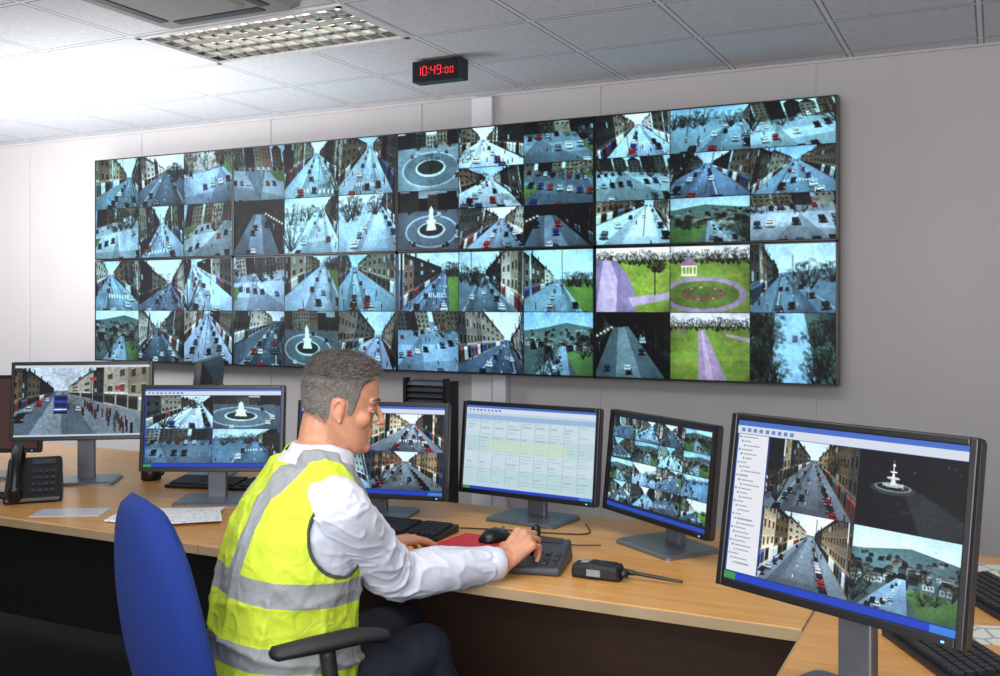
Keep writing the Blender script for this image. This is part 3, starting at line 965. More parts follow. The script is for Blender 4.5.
monitor('black monitor with a dark brown picture at the desk end', -3.56, 2.60, 30, .84, 1.14, .48, np.full((20, 30, 3), 1.0) * np.array([70, 48, 44]))
monitor('black widescreen monitor showing one busy town street', -3.107, 2.70, 35.5, .905, 1.20, .51, canvas_street(260, 148))
monitor('black monitor showing four camera feeds, beside loose papers', -2.40, 2.63, 26.4, .849, 1.141, .49, canvas_quad(240, 142, ['street', 'fountain', 'lot', 'street'], seed=9))
monitor('black monitor with camera feeds behind the seated person', -1.790, 2.685, 11.8, .803, 1.106, .515, canvas_quad(240, 142, ['street_warm', 'street_warm', 'street', 'street_warm'], seed=12))
monitor('black monitor showing a pale spreadsheet table', -1.309, 2.84, -5.8, .812, 1.105, .495, canvas_table(240, 142))
monitor('black monitor showing a dense mosaic of small feeds', -.840, 2.685, -35.4, .811, 1.106, .475, canvas_grid(200, 126, 4, 4))
monitor('large black monitor on the return desk with four street feeds', -.236, 1.745, -25.5, .906, 1.219, .46, canvas_quad(440, 300, ['street_warm', 'night', 'street_warm', 'hill'], True, seed=31), tilt=9)
monitor('black monitor turned edge-on behind the other screens', -2.85, 3.08, -58, .92, 1.2, .42, np.full((20, 30, 3), 16.0))

# ---------------------------------------------------------------- keyboards
def keyboard(label, x, y, rotz, W=0.40, D=0.14, cable=None):
    e = thing('keyboard', label, 'keyboard', (x, y, DESK_Z), math.radians(rotz))
    mb = MB()
    hx, hy = W / 2, D / 2
    mb.add([(-hx, -hy, 0), (hx, -hy, 0), (hx, hy, 0), (-hx, hy, 0), (-hx, -hy, .012), (hx, -hy, .012), (hx, hy, .024), (-hx, hy, .024)],
           [(0, 3, 2, 1), (4, 5, 6, 7), (0, 1, 5, 4), (1, 2, 6, 5), (2, 3, 7, 6), (3, 0, 4, 7)])
    make('case', mb, M['black'], e, bevel=0.003)
    mb = MB()
    rows, cols = 6, 20
    for r_ in range(rows):
        for c_ in range(cols):
            if r_ == 0 and 4 < c_ < 10 and c_ != 7: continue
            u = -hx + 0.014 + (W - 0.028) * (c_ + 0.5) / cols
            v = -hy + 0.012 + (D - 0.024) * (r_ + 0.5) / rows
            if c_ in (14,): continue
            z = 0.012 + 0.012 * (v + hy) / D + 0.003
            wk = (W - 0.028) / cols * .82
            if r_ == 0 and c_ == 7: wk = 0.1
            mb.box((u, v, z), (wk, (D - 0.024) / rows * .82, 0.009))
    make('keys', mb, M['key'], e, kind='stuff')
    if cable:
        make('cable', MB().tube(spline(cable, 8), 0.002), M['black'], e, smooth=True)
    return e
keyboard('black computer keyboard beside the red card', -1.62, 2.54, 2, W=.38, cable=[(0.1, 0.06, 0.012), (0.13, 0.1, 0.003), (0.3, 0.14, 0.003), (0.45, 0.16, 0.003), (0.55, 0.2, 0.003), (0.5, 0.32, 0.003)])
keyboard('black computer keyboard under the four-feed monitor', -2.58, 2.88, 14)
keyboard('black computer keyboard on the return desk behind the large monitor', -0.05, 2.05, -60)
keyboard('black computer keyboard at the back of the return desk', 0.02, 2.52, -62)

ms = thing('computer_mouse', 'black computer mouse resting on the red card', 'mouse', (-1.285, 2.565, DESK_Z + 0.0035), math.radians(-15))
rings = []
for (yv, wv, hv) in ((-.055, .01, .01), (-.05, .022, .022), (-.03, .03, .034), (0, .031, .037), (.03, .029, .028), (.048, .022, .016), (.054, .01, .008)):
    rings.append([Vector((wv * math.cos(t), yv, max(0, hv * math.sin(t)))) for t in [math.pi * 2 * i / 16 for i in range(16)]])
make('shell', MB().loft(rings), M['black'], ms, smooth=True)
make('scroll_wheel', MB().cyl((-.003, .03, .027), (.003, .03, .027), .008), M['keygrey'], ms)
make('cable', MB().tube(spline([(0, .05, .006), (.03, .09, .002), (.12, .12, .002), (.2, .09, .002), (.27, .14, .002)], 8), .0018), M['black'], ms, smooth=True)

make('card_folder', MB().bx(-0.13, 0.10, -0.13, 0.11, 0, 0.0035), M['red'], loc=(-1.285, 2.485, DESK_Z), rot=(0, 0, math.radians(-6)), bevel=0.001,
     label='flat red card folder lying beside the keyboard', category='folder')

jc = thing('camera_controller', 'dark grey camera control keypad with joystick under the hand', 'controller', (-1.07, 2.375, DESK_Z), math.radians(12))
mb = MB()
mb.add([(-.075, -.1, 0), (.08, -.1, 0), (.08, .09, 0), (-.075, .09, 0), (-.075, -.1, .020), (.08, -.1, .020), (.076, .085, .054), (-.07, .085, .054)],
       [(0, 3, 2, 1), (4, 5, 6, 7), (0, 1, 5, 4), (1, 2, 6, 5), (2, 3, 7, 6), (3, 0, 4, 7)])
make('case', mb, pmat('controller_grey', S(54, 58, 64), .45), jc, bevel=0.007, seg=4)
mb = MB()
Rk = Matrix.Rotation(math.radians(10.5), 3, 'X')
for i in range(2):
    for j in range(3):
        yv = -.075 + j * .028
        mb.box((.036 + i * .024, yv, .020 + (yv + .1) * .184 + .002), (.016, .016, .006), Rk)
mb.box((.0, .065, .020 + .165 * .184 + .001), (.11, .03, .003), Rk)
make('buttons', mb, pmat('dark_button', S(34, 36, 40), .4), jc, bevel=0.001)
make('joystick', MB().cyl((.0, -.01, .030), (.0, -.01, .050), .024, .009).cyl((.0, -.01, .04), (.0, -.01, .085), .0055).cap((.0, -.01, .082), (.0, -.01, .098), .012), M['black'], jc, smooth=True)

rd = thing('two_way_radio', 'black two-way radio with stub aerial lying on the desk', 'radio', (-0.86, 2.335, DESK_Z), math.radians(2))
rings = []
for (xv, w_, z1_) in ((-.088, .020, .026), (-.084, .026, .034), (-.04, .029, .040), (.0, .027, .038), (.030, .028, .037), (.036, .022, .031)):
    rings.append([Vector((xv, p.x, p.y + z1_ / 2)) for p in rrect(0, 0, w_, z1_ / 2, min(.010, z1_ / 2.2), 0, 4)])
make('body', MB().loft(rings), M['blackmatte'], rd, smooth=False, bevel=.0015)
make('speaker_grille', MB().bx(-.02, .02, -.016, .016, .036, .0405), M['black'], rd, bevel=0.001)
make('display', MB().bx(-.065, -.045, -.014, .014, .037, .0408), M['keygrey'], rd, bevel=0.001)
make('aerial', MB().cap((.035, .014, .019), (.06, .014, .018), .0085, .0065).cap((.06, .014, .018), (.182, .014, .010), .0050, .0036), M['black'], rd, smooth=True)
make('knob', MB().cyl((.035, -.012, .020), (.055, -.012, .020), .009), M['black'], rd, smooth=True)
make('talk_button', MB().bx(-.045, -.01, -.031, -.027, .01, .026), M['keygrey'], rd)

tp = thing('telephone', 'black desk telephone with handset and dialling keys', 'telephone', (-3.0, 2.40, DESK_Z), math.radians(48))
tp.scale = (.92, .92, .92)
mb = MB()
mb.add([(-.1, -.09, 0), (.1, -.09, 0), (.1, .1, 0), (-.1, .1, 0), (-.1, -.09, .02), (.1, -.09, .02), (.095, .1, .15), (-.095, .1, .15)],
       [(0, 3, 2, 1), (4, 5, 6, 7), (0, 1, 5, 4), (1, 2, 6, 5), (2, 3, 7, 6), (3, 0, 4, 7)])
make('base', mb, M['black'], tp, bevel=0.018, seg=5)
sl = math.atan2(.13, .19)
Rp = Matrix.Rotation(sl, 3, 'X')
mb = MB()
for i in range(4):
    for j in range(4):
        yv = -.06 + j * .028
        mb.box((.0 + i * .022, yv, .02 + (yv + .09) * .684 + .003), (.014, .015, .006), Rp)
make('keypad', mb, pmat('dark_keypad', S(46, 49, 56), .5), tp, bevel=.001)
yv = .07
make('display', MB().box((.033, yv, .02 + (yv + .09) * .684 + .002), (.08, .026, .004), Rp), pmat('phone_display', S(50, 58, 64), .2), tp)
def on(y, z):
    return (y - z * math.sin(sl), .02 + (y + .09) * .684 + z * math.cos(sl))
pts = []
for (yy_, zz_) in ((-.09, .032), (-.055, .066), (0, .084), (.06, .074), (.12, .034)):
    a_ = on(yy_, zz_)
    pts.append((-.06, a_[0], a_[1]))
mb = MB().tube(spline(pts, 5), .017, 12)
for yy_ in (-.08, .105):
    a_ = on(yy_, .034); b_ = on(yy_, .006)
    mb.cap((-.06, a_[0], a_[1]), (-.06, b_[0], b_[1]), .025, .027)
make('handset', mb, M['black'], tp, smooth=True)
cpts = []
for i in range(160):
    t = i / 159
    base = Vector((-.06 - .06 * math.sin(t * 3.14), -.1 + .14 * t, .012 + .02 * math.sin(t * 3.14)))
    cpts.append(base + Vector((.007 * math.cos(i * .9), 0, .007 * math.sin(i * .9))))
make('coiled_cord', MB().tube(cpts, .002, 6), M['black'], tp, smooth=True)

mg = thing('mug', 'small black mug beside the monitor', 'mug', (-2.93, 2.87, DESK_Z))
ri = []
for (r_, z) in ((.034, 0), (.038, .004), (.038, .075), (.034, .075), (.033, .01)):
    ri.append([Vector((r_ * math.cos(t), r_ * math.sin(t), z)) for t in [2 * math.pi * i / 24 for i in range(24)]])
make('cup', MB().loft(ri), M['black'], mg, smooth=True)
make('handle', MB().tube(spline([(.036, 0, .06), (.06, 0, .055), (.062, 0, .03), (.036, 0, .015)], 6), .005), M['black'], mg, smooth=True)

def sheet(label, x, y, rotz, W, D, t=0.002, mat=None, z=DESK_Z, group=None, curl=0.0):
    mb = MB()
    n = 8
    rings = []
    for i in range(n + 1):
        xx = -W / 2 + W * i / n
        cz = curl * (abs(2 * i / n - 1) ** 3)
        rings.append([Vector((xx, -D / 2, cz)), Vector((xx, D / 2, cz)), Vector((xx, D / 2, cz + t)), Vector((xx, -D / 2, cz + t))])
    mb.loft(rings)
    return make('paper_sheet', mb, mat or M['paper'], loc=(x, y, z), rot=(0, 0, math.radians(rotz)), label=label, category='paper', group=group)
def printed(name, base, ink, lines=60, big=False):
    m = bpy.data.materials.new(name)
    m.use_nodes = True
    nt = m.node_tree
    b = nt.nodes['Principled BSDF']
    tc = nt.nodes.new('ShaderNodeTexCoord')
    mp = nt.nodes.new('ShaderNodeMapping')
    mp.inputs['Scale'].default_value = (40, lines, 1) if not big else (12, 12, 1)
    nt.links.new(tc.outputs['Object'], mp.inputs['Vector'])
    vo = nt.nodes.new('ShaderNodeTexNoise' if not big else 'ShaderNodeTexVoronoi')
    if big: vo.feature = 'DISTANCE_TO_EDGE'
    vo.inputs['Scale'].default_value = 1.5
    nt.links.new(mp.outputs['Vector'], vo.inputs['Vector'])
    rp = nt.nodes.new('ShaderNodeValToRGB')
    if big:
        rp.color_ramp.elements[0].color = ink; rp.color_ramp.elements[1].color = base
        rp.color_ramp.elements[0].position = .03; rp.color_ramp.elements[1].position = .08
    else:
        rp.color_ramp.elements[0].color = base; rp.color_ramp.elements[1].color = ink
        rp.color_ramp.elements[0].position = .56; rp.color_ramp.elements[1].position = .6
    nt.links.new(vo.outputs[0], rp.inputs['Fac'])
    nt.links.new(rp.outputs['Color'], b.inputs['Base Color'])
    b.inputs['Roughness'].default_value = .7
    return m
M['print'] = printed('printed_paper', S(236, 238, 242), S(190, 194, 204))
M['map'] = printed('street_map_print', S(208, 214, 196), S(146, 156, 172), big=True)
sheet('loose printed white papers in front of a monitor', -2.38, 2.40, 26, .32, .21, .004, M['print'], curl=.006)
sheet('loose printed white paper on top of others', -2.27, 2.37, 44, .21, .16, .001, M['print'], z=DESK_Z + 0.011)
sheet('grey laminated sheet lying near the telephone', -2.70, 2.30, 30, .22, .12, .002, pmat('laminate_sheet', S(196, 200, 208), .3))
sheet('unfolded street map on the return desk', 0.0, 2.80, 10, .36, .2, .003, M['map'])
sheet('small street map sheet beside the keyboard', -0.02, 2.28, 20, .16, .12, .002, M['map'])

# ---------------------------------------------------------------- person
HX, HY = -1.43, 1.79
BA = math.radians(52)
Fv = Vector((math.cos(BA), math.sin(BA))); Rv = Vector((math.sin(BA), -math.cos(BA)))
def L(x, y, z):
    p = Vector((x - HX, y - HY))
    return Vector((p.dot(Rv), p.dot(Fv), z))
person = thing('person', 'person in high-visibility vest and white shirt seated operating a joystick', 'person', (HX, HY, 0), BA - math.pi / 2)

neck = L(-1.372, 1.834, 1.082)
def spine(z):
    t = (z - 0.5) / (1.082 - 0.5)
    return Vector((neck.x * t, neck.y * t - 0.03 * math.sin(max(0, min(1, t)) * math.pi), z))
TOR = [(.465, .14, .10), (.50, .17, .13), (.56, .176, .14), (.65, .170, .138), (.75, .170, .134), (.85, .178, .132), (.93, .182, .126), (.985, .172, .110), (1.022, .142, .092), (1.052, .096, .074), (1.082, .060, .060)]
def torso(mb, infl=0.0, zmin=0, zmax=2):
    rings = []
    for (z, w_, d_) in TOR:
        if z < zmin or z > zmax: continue
        c = spine(z)
        ring = []
        for i in range(36):
            t = 2 * math.pi * i / 36
            cs, sn = math.cos(t), math.sin(t)
            ex = 2 / 2.3
            ring.append(c + Vector(((w_ + infl) * math.copysign(abs(cs) ** ex, cs), (d_ + infl) * math.copysign(abs(sn) ** ex, sn), infl if z > 1.045 else 0)))
        rings.append(ring)
    mb.loft(rings)
SHr, ELr, WRr = L(-1.243, 1.737, .985), L(-1.228, 1.945, .800), L(-1.083, 2.205, .785)
SHl, ELl, WRl = L(-1.490, 1.935, .985), L(-1.55, 2.05, .80), L(-1.452, 2.235, .785)
def arm(mb, s, e, w_, infl=0.0, stop=1.0):
    inner = Vector((s.x * .35, s.y - .005, s.z + .005))
    end = e.lerp(w_, stop)
    mb.sweep([inner, s + Vector((0, 0, .004)), s.lerp(e, .5), e, e.lerp(end, .4), end],
             [.050 + infl, .050 + infl, .0465 + infl, .0425 + infl * 1.1, .041 + infl, .0275 + infl])
HIPr, KNr, ANr = L(-1.362, 1.73, .54), L(-1.235, 2.08, .580), L(-1.16, 2.16, .11)
HIPl, KNl, ANl = L(-1.495, 1.84, .54), L(-1.40, 2.23, .58), L(-1.36, 2.31, .11)
def leg(mb, h_, k_, a_, infl=0.0):
    mb.cap(h_, k_, .074 + infl, .052 + infl)
    mb.cap(k_, k_.lerp(a_, .35), .051 + infl, .050 + infl)
    mb.cap(k_.lerp(a_, .35), a_, .050 + infl, .036 + infl)

def hand(mb, wrist, f, u, side, curls, spread=0.04, thumb=(0.5, -0.5)):
    f = f.normalized(); u = (u - f * u.dot(f)).normalized()
    s = u.cross(f) * side
    ks = (.029, .010, -.010, -.028)
    ls = ((.045, .028, .022), (.050, .031, .022), (.045, .029, .022), (.036, .022, .019))
    kf = (.090, .092, .087, .078)
    rad = (.0094, .0096, .0092, .0082)
    mb.cap(wrist - f * .02, wrist + f * .012, .026, .024)
    for i in range(4):
        base = wrist + f * .012 + s * (ks[i] * .5)
        kn = wrist + f * kf[i] + s * ks[i] + u * (.004 if i in (1, 2) else 0)
        mb.cap(base, kn, .0150, .0118)
        p = kn; ang = 0
        for j in range(3):
            ang += curls[i][j]
            d = (f * math.cos(ang) - u * math.sin(ang) + s * (ks[i] * spread * 20)).normalized()
            q = p + d * ls[i][j]
            mb.cap(p, q, rad[i] * (1 - .08 * j), rad[i] * (1 - .08 * (j + 1)), 12)
            p = q
    b0 = wrist + f * .018 + s * .016 - u * .006
    b1 = b0 + (f * .6 + s * .62 - u * .35).normalized() * .042
    b2 = b1 + (f * .85 + s * thumb[0] + u * thumb[1]).normalized() * .032
    b3 = b2 + (f * 1.0 + s * (thumb[0] - .35) + u * thumb[1] * 1.3).normalized() * .026
    mb.cap(b0, b1, .017, .0125, 12); mb.cap(b1, b2, .0118, .0105, 12); mb.cap(b2, b3, .0105, .0085, 12)

HS = .965
HM = Matrix.Translation(L(-1.337, 1.891, 1.192)) @ Matrix.Rotation(math.radians(-14), 4, 'Z') @ Matrix.Rotation(math.radians(-8), 4, 'X') @ Matrix.Diagonal((HS, HS, HS, 1))
HEAD = [(.117, .000, -.035, .018), (.112, .032, -.059, .040), (.100, .054, -.079, .056), (.077, .070, -.093, .068), (.048, .0785, -.099, .0735), (.020, .0805, -.099, .0745),
        (.000, .077, -.096, .073), (-.025, .0745, -.087, .0695), (-.050, .0725, -.070, .065), (-.070, .0715, -.050, .060), (-.088, .0715, -.026, .053), (-.102, .070, .000, .042), (-.112, .062, .022, .027)]
def head_shape(mb, infl=0.0):
    prof = [Vector(q[:3]) for q in HEAD]
    wv = [Vector((q[3], 0, 0)) for q in HEAD]
    P = spline(prof, 4); W4 = spline(wv, 4)
    rings = []
    for q, ww in zip(P, W4):
        z, f_, b_ = q; w_ = ww.x
        cy = (f_ + b_) / 2; ry = (f_ - b_) / 2
        ring = []
        for i in range(44):
            t = 2 * math.pi * i / 44
            cs, sn = math.cos(t), math.sin(t)
            taper = 1 - .20 * max(0, sn) ** 2
            ring.append(HM @ Vector(((w_ + infl) * cs * taper, cy + (ry + infl) * sn, z + (infl if z > .06 else 0))))
        rings.append(ring)
    mb.loft(rings)
def hp(x, y, z): return HM @ Vector((x, y, z))
HR = HM.to_3x3()

def blob(name, mb, voxel, smooth_it, mat, parent, keep=None, disp=None, solid=0.0):
    me = mb.mesh(name + '_src')
    o = bpy.data.objects.new(name + '_src', me)
    COL.objects.link(o)
    m = o.modifiers.new('r', 'REMESH'); m.mode = 'VOXEL'; m.voxel_size = voxel
    if smooth_it:
        s = o.modifiers.new('s', 'SMOOTH'); s.iterations = smooth_it; s.factor = .5
    dg = bpy.context.evaluated_depsgraph_get()
    out = bpy.data.meshes.new_from_object(o.evaluated_get(dg))
    out.name = name
    bpy.data.objects.remove(o)
    if keep or disp:
        bm = bmesh.new(); bm.from_mesh(out)
        if keep:
            bmesh.ops.delete(bm, geom=[f_ for f_ in bm.faces if not keep(f_.calc_center_median())], context='FACES')
            for _ in range(6):
                bv = [v for v in bm.verts if v.is_boundary]
                new = {}
                for v in bv:
                    nb = [e_.other_vert(v) for e_ in v.link_edges if e_.is_boundary]
                    if len(nb) == 2:
                        new[v] = v.co * .4 + (nb[0].co + nb[1].co) * .3
                for v, c_ in new.items(): v.co = c_
        bm.normal_update()
        if disp:
            ds = [disp(v.co) for v in bm.verts]
            for v, d_ in zip(bm.verts, ds):
                v.co += v.normal * d_
        bm.to_mesh(out); bm.free()
    out.materials.clear()
    ob = make(name, out, mat, parent, smooth=True)
    if solid:
        so = ob.modifiers.new('solid', 'SOLIDIFY'); so.thickness = solid; so.offset = -1
    return ob

M['skin'] = pmat('skin', S(190, 134, 106), .6, var=.14, scale=42, sss=.06, bump=.3, bscale=350)
M['shirt'] = pmat('shirt_cotton', S(198, 202, 216), .85, var=.02, bump=.2, bscale=500)
M['trouser'] = pmat('dark_trousers', S(20, 24, 40), .85, var=.15, bump=.2)
M['shoe'] = pmat('black_leather', S(20, 18, 18), .35)

mb = MB()
torso(mb)
arm(mb, SHr, ELr, WRr); arm(mb, SHl, ELl, WRl)
leg(mb, HIPr, KNr, ANr); leg(mb, HIPl, KNl, ANl)
hbase = hp(0, -.036, -.045)
mb.cap(neck + Vector((0, 0, -.05)), hbase, .055, .053)
mb.cap(neck + Vector((0, .02, -.03)), hp(0, .012, -.072), .046, .042)
for s_ in (-1, 1):
    mb.cap(neck + Vector((s_ * .10, -.01, -.06)), neck + Vector((s_ * .02, -.012, .0)), .036, .040)
head_shape(mb)
mb.cap(hp(0, .078, .006), hp(0, .096, -.028), .0056, .0078, 14)
mb.ell(hp(0, .0965, -.033), (.0086, .0095, .0078), HR)
for s_ in (-1, 1):
    mb.ell(hp(s_ * .0095, .086, -.036), (.0058, .0090, .0062), HR)
    mb.cap(hp(s_ * .010, .0765, .019), hp(s_ * .040, .064, .017), .0072, .0070, 12)
    mb.ell(hp(s_ * .042, .042, -.026), (.020, .024, .022), HR)
    mb.cap(hp(s_ * .020, .0695, -.002), hp(s_ * .038, .0615, -.003), .0074, .0064, 12)
    mb.ell(hp(s_ * .0745, -.012, -.014), (.006, .013, .024), HR)
    pts_ = [hp(s_ * (.078 + .004 * math.sin(q_)), -.012 + .014 * math.cos(q_) - .002, -.010 + .024 * math.sin(q_)) for q_ in [math.radians(d_) for d_ in (30, 60, 90, 120, 150, 180, 210, 240)]]
    for q0, q1 in zip(pts_[:-1], pts_[1:]): mb.cap(q0, q1, .0036, .0036, 8)
    mb.ell(hp(s_ * .076, -.008, -.036), (.005, .006, .007), HR)
mb.cap(hp(-.012, .0705, -.0570), hp(.012, .0705, -.0570), .0060, .0060, 12)
mb.cap(hp(-.011, .0695, -.0665), hp(.011, .0695, -.0665), .0062, .0062, 12)
mb.ell(hp(0, .0730, -.058), (.008, .0068, .0055), HR)
mb.ell(hp(0, .0722, -.068), (.009, .0068, .0055), HR)
mb.ell(hp(0, .062, -.096), (.022, .017, .015), HR)
def Ld(x, y, z):
    return Vector((x * Rv.x + y * Rv.y, x * Fv.x + y * Fv.y, z))
hand(mb, WRr, Ld(.34, .66, .55), Ld(.10, -.70, .70), 1, [(.85, .75, .4), (.9, .8, .45), (.95, .85, .45), (1.0, .85, .5)], thumb=(.1, -.8))
hand(mb, WRl, Ld(.35, .93, -.03), Ld(-.1, 0, 1), -1, [(.25, .35, .25), (.28, .4, .25), (.3, .4, .3), (.3, .45, .3)], thumb=(.6, -.3))
for a_ in (ANr, ANl):
    mb.cap(a_ + Vector((0, -.03, -.055)), a_ + Vector((0, .13, -.075)), .04, .03)
body = blob('body', mb, .0031, 5, M['skin'], person)

for s_ in (-1, 1):
    ey = make('eye', MB().ell(hp(s_ * .030, .0665, -.0080), (.0100, .0088, .0038), HR), pmat('eye_white', S(160, 146, 138), .25), person, smooth=True)
    make('iris', MB().ell(hp(s_ * .0305, .0742, -.0095), (.0042, .0016, .0032), HR), pmat('iris_brown', S(40, 30, 24), .2), ey, smooth=True)
    make('eyebrow', MB().cap(hp(s_ * .013, .0832, .0200), hp(s_ * .032, .0767, .0235), .0024, .0028, 8).cap(hp(s_ * .032, .0767, .0235), hp(s_ * .047, .0632, .0180), .0028, .0016, 8), pmat('brow_hair', S(84, 66, 56), .9, bump=.5), person, smooth=True)
make('lips', MB().cap(hp(-.011, .0762, -.0600), hp(.011, .0762, -.0600), .0020, .0020, 8).cap(hp(-.010, .0755, -.0660), hp(.010, .0755, -.0660), .0023, .0023, 8), pmat('lip_skin', S(164, 106, 88), .6), person, smooth=True)

HMi = HM.inverted()
def hair_keep(p):
    q = HMi @ p
    y, z = q.y, q.z
    j = .006 * noise.noise(p * 120)
    if y > .034: zm = .050 + (y - .034) * .80
    elif y > .008: zm = -.022 + max(0, (y - .022)) * 5.5
    elif y > -.034: zm = .018
    else: zm = -.060 + max(0, (y + .06)) * .4
    return z > zm + j
def hair_disp(p):
    q = HMi @ p
    n = noise.noise(Vector((q.x * 50, q.y * 35, q.z * 50)))
    t = max(0, min(1, (q.z + .06) / .14))
    return -.0050 * (1 - t) + .0018 * n + .001 * t
mb = MB(); head_shape(mb, .0046)
def hair_mat():
    m = pmat('grey_hair', S(74, 68, 65), .85, var=.3, scale=90, bump=.9, bscale=450)
    nt = m.node_tree
    tc = [n for n in nt.nodes if n.type == 'TEX_COORD'][0]
    sp = nt.nodes.new('ShaderNodeSeparateXYZ'); nt.links.new(tc.outputs['Object'], sp.inputs[0])
    mr = nt.nodes.new('ShaderNodeMapRange')
    mr.inputs['From Min'].default_value = 1.28; mr.inputs['From Max'].default_value = 1.17
    nt.links.new(sp.outputs['Z'], mr.inputs['Value'])
    nz = nt.nodes.new('ShaderNodeTexNoise'); nz.inputs['Scale'].default_value = 260
    nt.links.new(tc.outputs['Object'], nz.inputs['Vector'])
    f = math_node(nt, 'MULTIPLY', mr.outputs[0], math_node(nt, 'MULTIPLY', nz.outputs['Fac'], 1.3))
    mx = nt.nodes.new('ShaderNodeMix'); mx.data_type = 'RGBA'
    b = nt.nodes['Principled BSDF']
    src = b.inputs['Base Color'].links[0].from_socket
    nt.links.new(f, mx.inputs['Factor']); nt.links.new(src, mx.inputs[6])
    mx.inputs[7].default_value = S(140, 133, 127)
    nt.links.new(mx.outputs[2], b.inputs['Base Color'])
    return m
M['hair'] = hair_mat()
hair = blob('hair', mb, .0036, 3, M['hair'], person, keep=hair_keep, disp=hair_disp, solid=.006)
hm = hair.data
polys = list(hm.polygons)
rr_ = random.Random(3)
for nm_, cnt_, col_ in (('hair_strands', 12000, S(60, 54, 51)), ('grey_hair_strands', 11000, S(136, 129, 124))):
    mbh = MB()
    for i in range(cnt_):
        p = polys[rr_.randrange(len(polys))]
        c = Vector(p.center); n = Vector(p.normal)
        q = HMi @ c
        if nm_[0] == 'g' and q.z > .06 and rr_.random() < .6: continue
        if nm_[0] == 'h' and q.z < .03 and rr_.random() < .5: continue
        if q.z > .06:
            comb = HR @ Vector((.25 if q.x > 0 else -.25, .6, .2))
        else:
            comb = HR @ Vector((0, -.45, -.8))
        d = (n * (.42 if q.z > .06 else .12) + comb * .8 + Vector((rr_.uniform(-.28, .28), rr_.uniform(-.28, .28), rr_.uniform(-.28, .28)))).normalized()
        sd = d.cross(n).normalized() * .00032
        ln = rr_.uniform(.007, .016) if q.z > .05 else rr_.uniform(.005, .009)
        a0 = c - n * .001
        m0 = a0 + d * ln * .6 + n * .0005
        mbh.add([a0 - sd, a0 + sd, m0 + sd * .7, m0 - sd * .7, a0 + d * ln], [(0, 1, 2, 3), (3, 2, 4)])
    me = bpy.data.meshes.new(nm_); me.from_pydata(mbh.v, [], mbh.f)
    hs = make(nm_, me, pmat(nm_, col_, .75, var=.3, scale=220), hair); hs['kind'] = 'stuff'

def ridge(p, fx, fy, fz, seed=0.0):
    n = noise.noise(Vector((p.x * fx + seed, p.y * fy, p.z * fz)))
    return (1 - min(1, abs(n) * 2.6)) ** 2
mb = MB()
torso(mb, .008, 0, .6)
leg(mb, HIPr, KNr, ANr, .010); leg(mb, HIPl, KNl, ANl, .010)
blob('trousers', mb, .009, 3, M['trouser'], person, keep=lambda p: p.z > .075, disp=lambda p: .008 * ridge(p, 9, 9, 7))
for a_ in (ANr, ANl):
    mb = MB()
    rings = []
    for (yv, w_, h_) in ((-.075, .02, .05), (-.07, .034, .075), (-.02, .038, .085), (.04, .042, .075), (.10, .048, .055), (.15, .045, .045), (.185, .03, .035), (.195, .012, .02)):
        rings.append([Vector((a_.x + w_ * math.cos(t), a_.y + yv, max(0.0, h_ * .5 + h_ * .5 * math.sin(t) * 1.05))) for t in [2 * math.pi * i / 20 for i in range(20)]])
    make('shoe', mb.loft(rings), M['shoe'], person, smooth=True)

# shirt
mb = MB()
torso(mb, .008, .48, 2)
for s_ in (-1, 1):
    mb.cap(neck + Vector((s_ * .10, -.01, -.06)), neck + Vector((s_ * .02, -.012, -.008)), .042, .046)
arm(mb, SHr, ELr, WRr, .011, .93); arm(mb, SHl, ELl, WRl, .011, .93)
# cloth hanging under the upper arm
mb.sweep([SHr + Vector((-.05, -.01, -.07)), SHr.lerp(ELr, .5) + Vector((-.012, -.012, -.02)), ELr + Vector((-.004, -.012, -.002))], [.050, .048, .040])
def shirt_keep(p):
    d = p - neck
    if d.z > -.040 and (d.xy - Vector((0, .0))).length < .060: return False
    if d.y > .02 and d.z > -.1 and abs(d.x) < .015: return False
    for w_, e_ in ((WRr, ELr), (WRl, ELl)):
        ax = (w_ - e_).normalized()
        if (p - w_).dot(ax) > -.016 and (p - w_).length < .07: return False
    return True
def shirt_disp(p):
    v = 0
    for s_, e_, w_ in ((SHr, ELr, WRr), (SHl, ELl, WRl)):
        ax1 = (e_ - s_).normalized(); ax2 = (w_ - e_).normalized()
        t2 = (p - e_).dot(ax2); t1 = (p - s_).dot(ax1)
        near2 = (p - e_ - ax2 * t2).length < .085 and t2 > -.02
        near1 = (p - s_ - ax1 * t1).length < .10 and -.04 < t1 < .30
        if near1 or near2:
            # diagonal pull folds, strongest around the elbow
            de = min((p - e_).length, .22)
            k_ = .35 + .65 * (1 - de / .22)
            w1 = noise.noise(Vector((p.x * 9, p.y * 9 + 4, p.z * 9)))
            q = p + Vector((w1, -w1, w1)) * .03
            v += k_ * .0085 * ridge(q, 16, 9, 14, 7.0) + .0030 * ridge(q, 34, 20, 30, 2.0)
            v -= .0025 * k_
            break
    return v + .0015 * noise.noise(Vector((p.x * 14, p.y * 14, p.z * 9)))
blob('shirt', mb, .0036, 5, M['shirt'], person, keep=shirt_keep, disp=shirt_disp, solid=.003)
for w_, e_ in ((WRr, ELr), (WRl, ELl)):
    ax = (w_ - e_).normalized()
    c0 = w_ - ax * .06
    mb = MB()
    a1 = ax.orthogonal().normalized(); b1 = ax.cross(a1)
    rs = []
    for (t_, r_) in ((0, .0405), (.045, .039), (.048, .0365), (.044, .034), (.0, .034)):
        rs.append([c0 + ax * t_ + a1 * (r_ * math.cos(q)) + b1 * (r_ * math.sin(q)) for q in [2 * math.pi * i / 28 for i in range(28)]])
    make('shirt_cuff', mb.loft(rs), M['shirt'], person, smooth=True)
rings = []
NC = 44
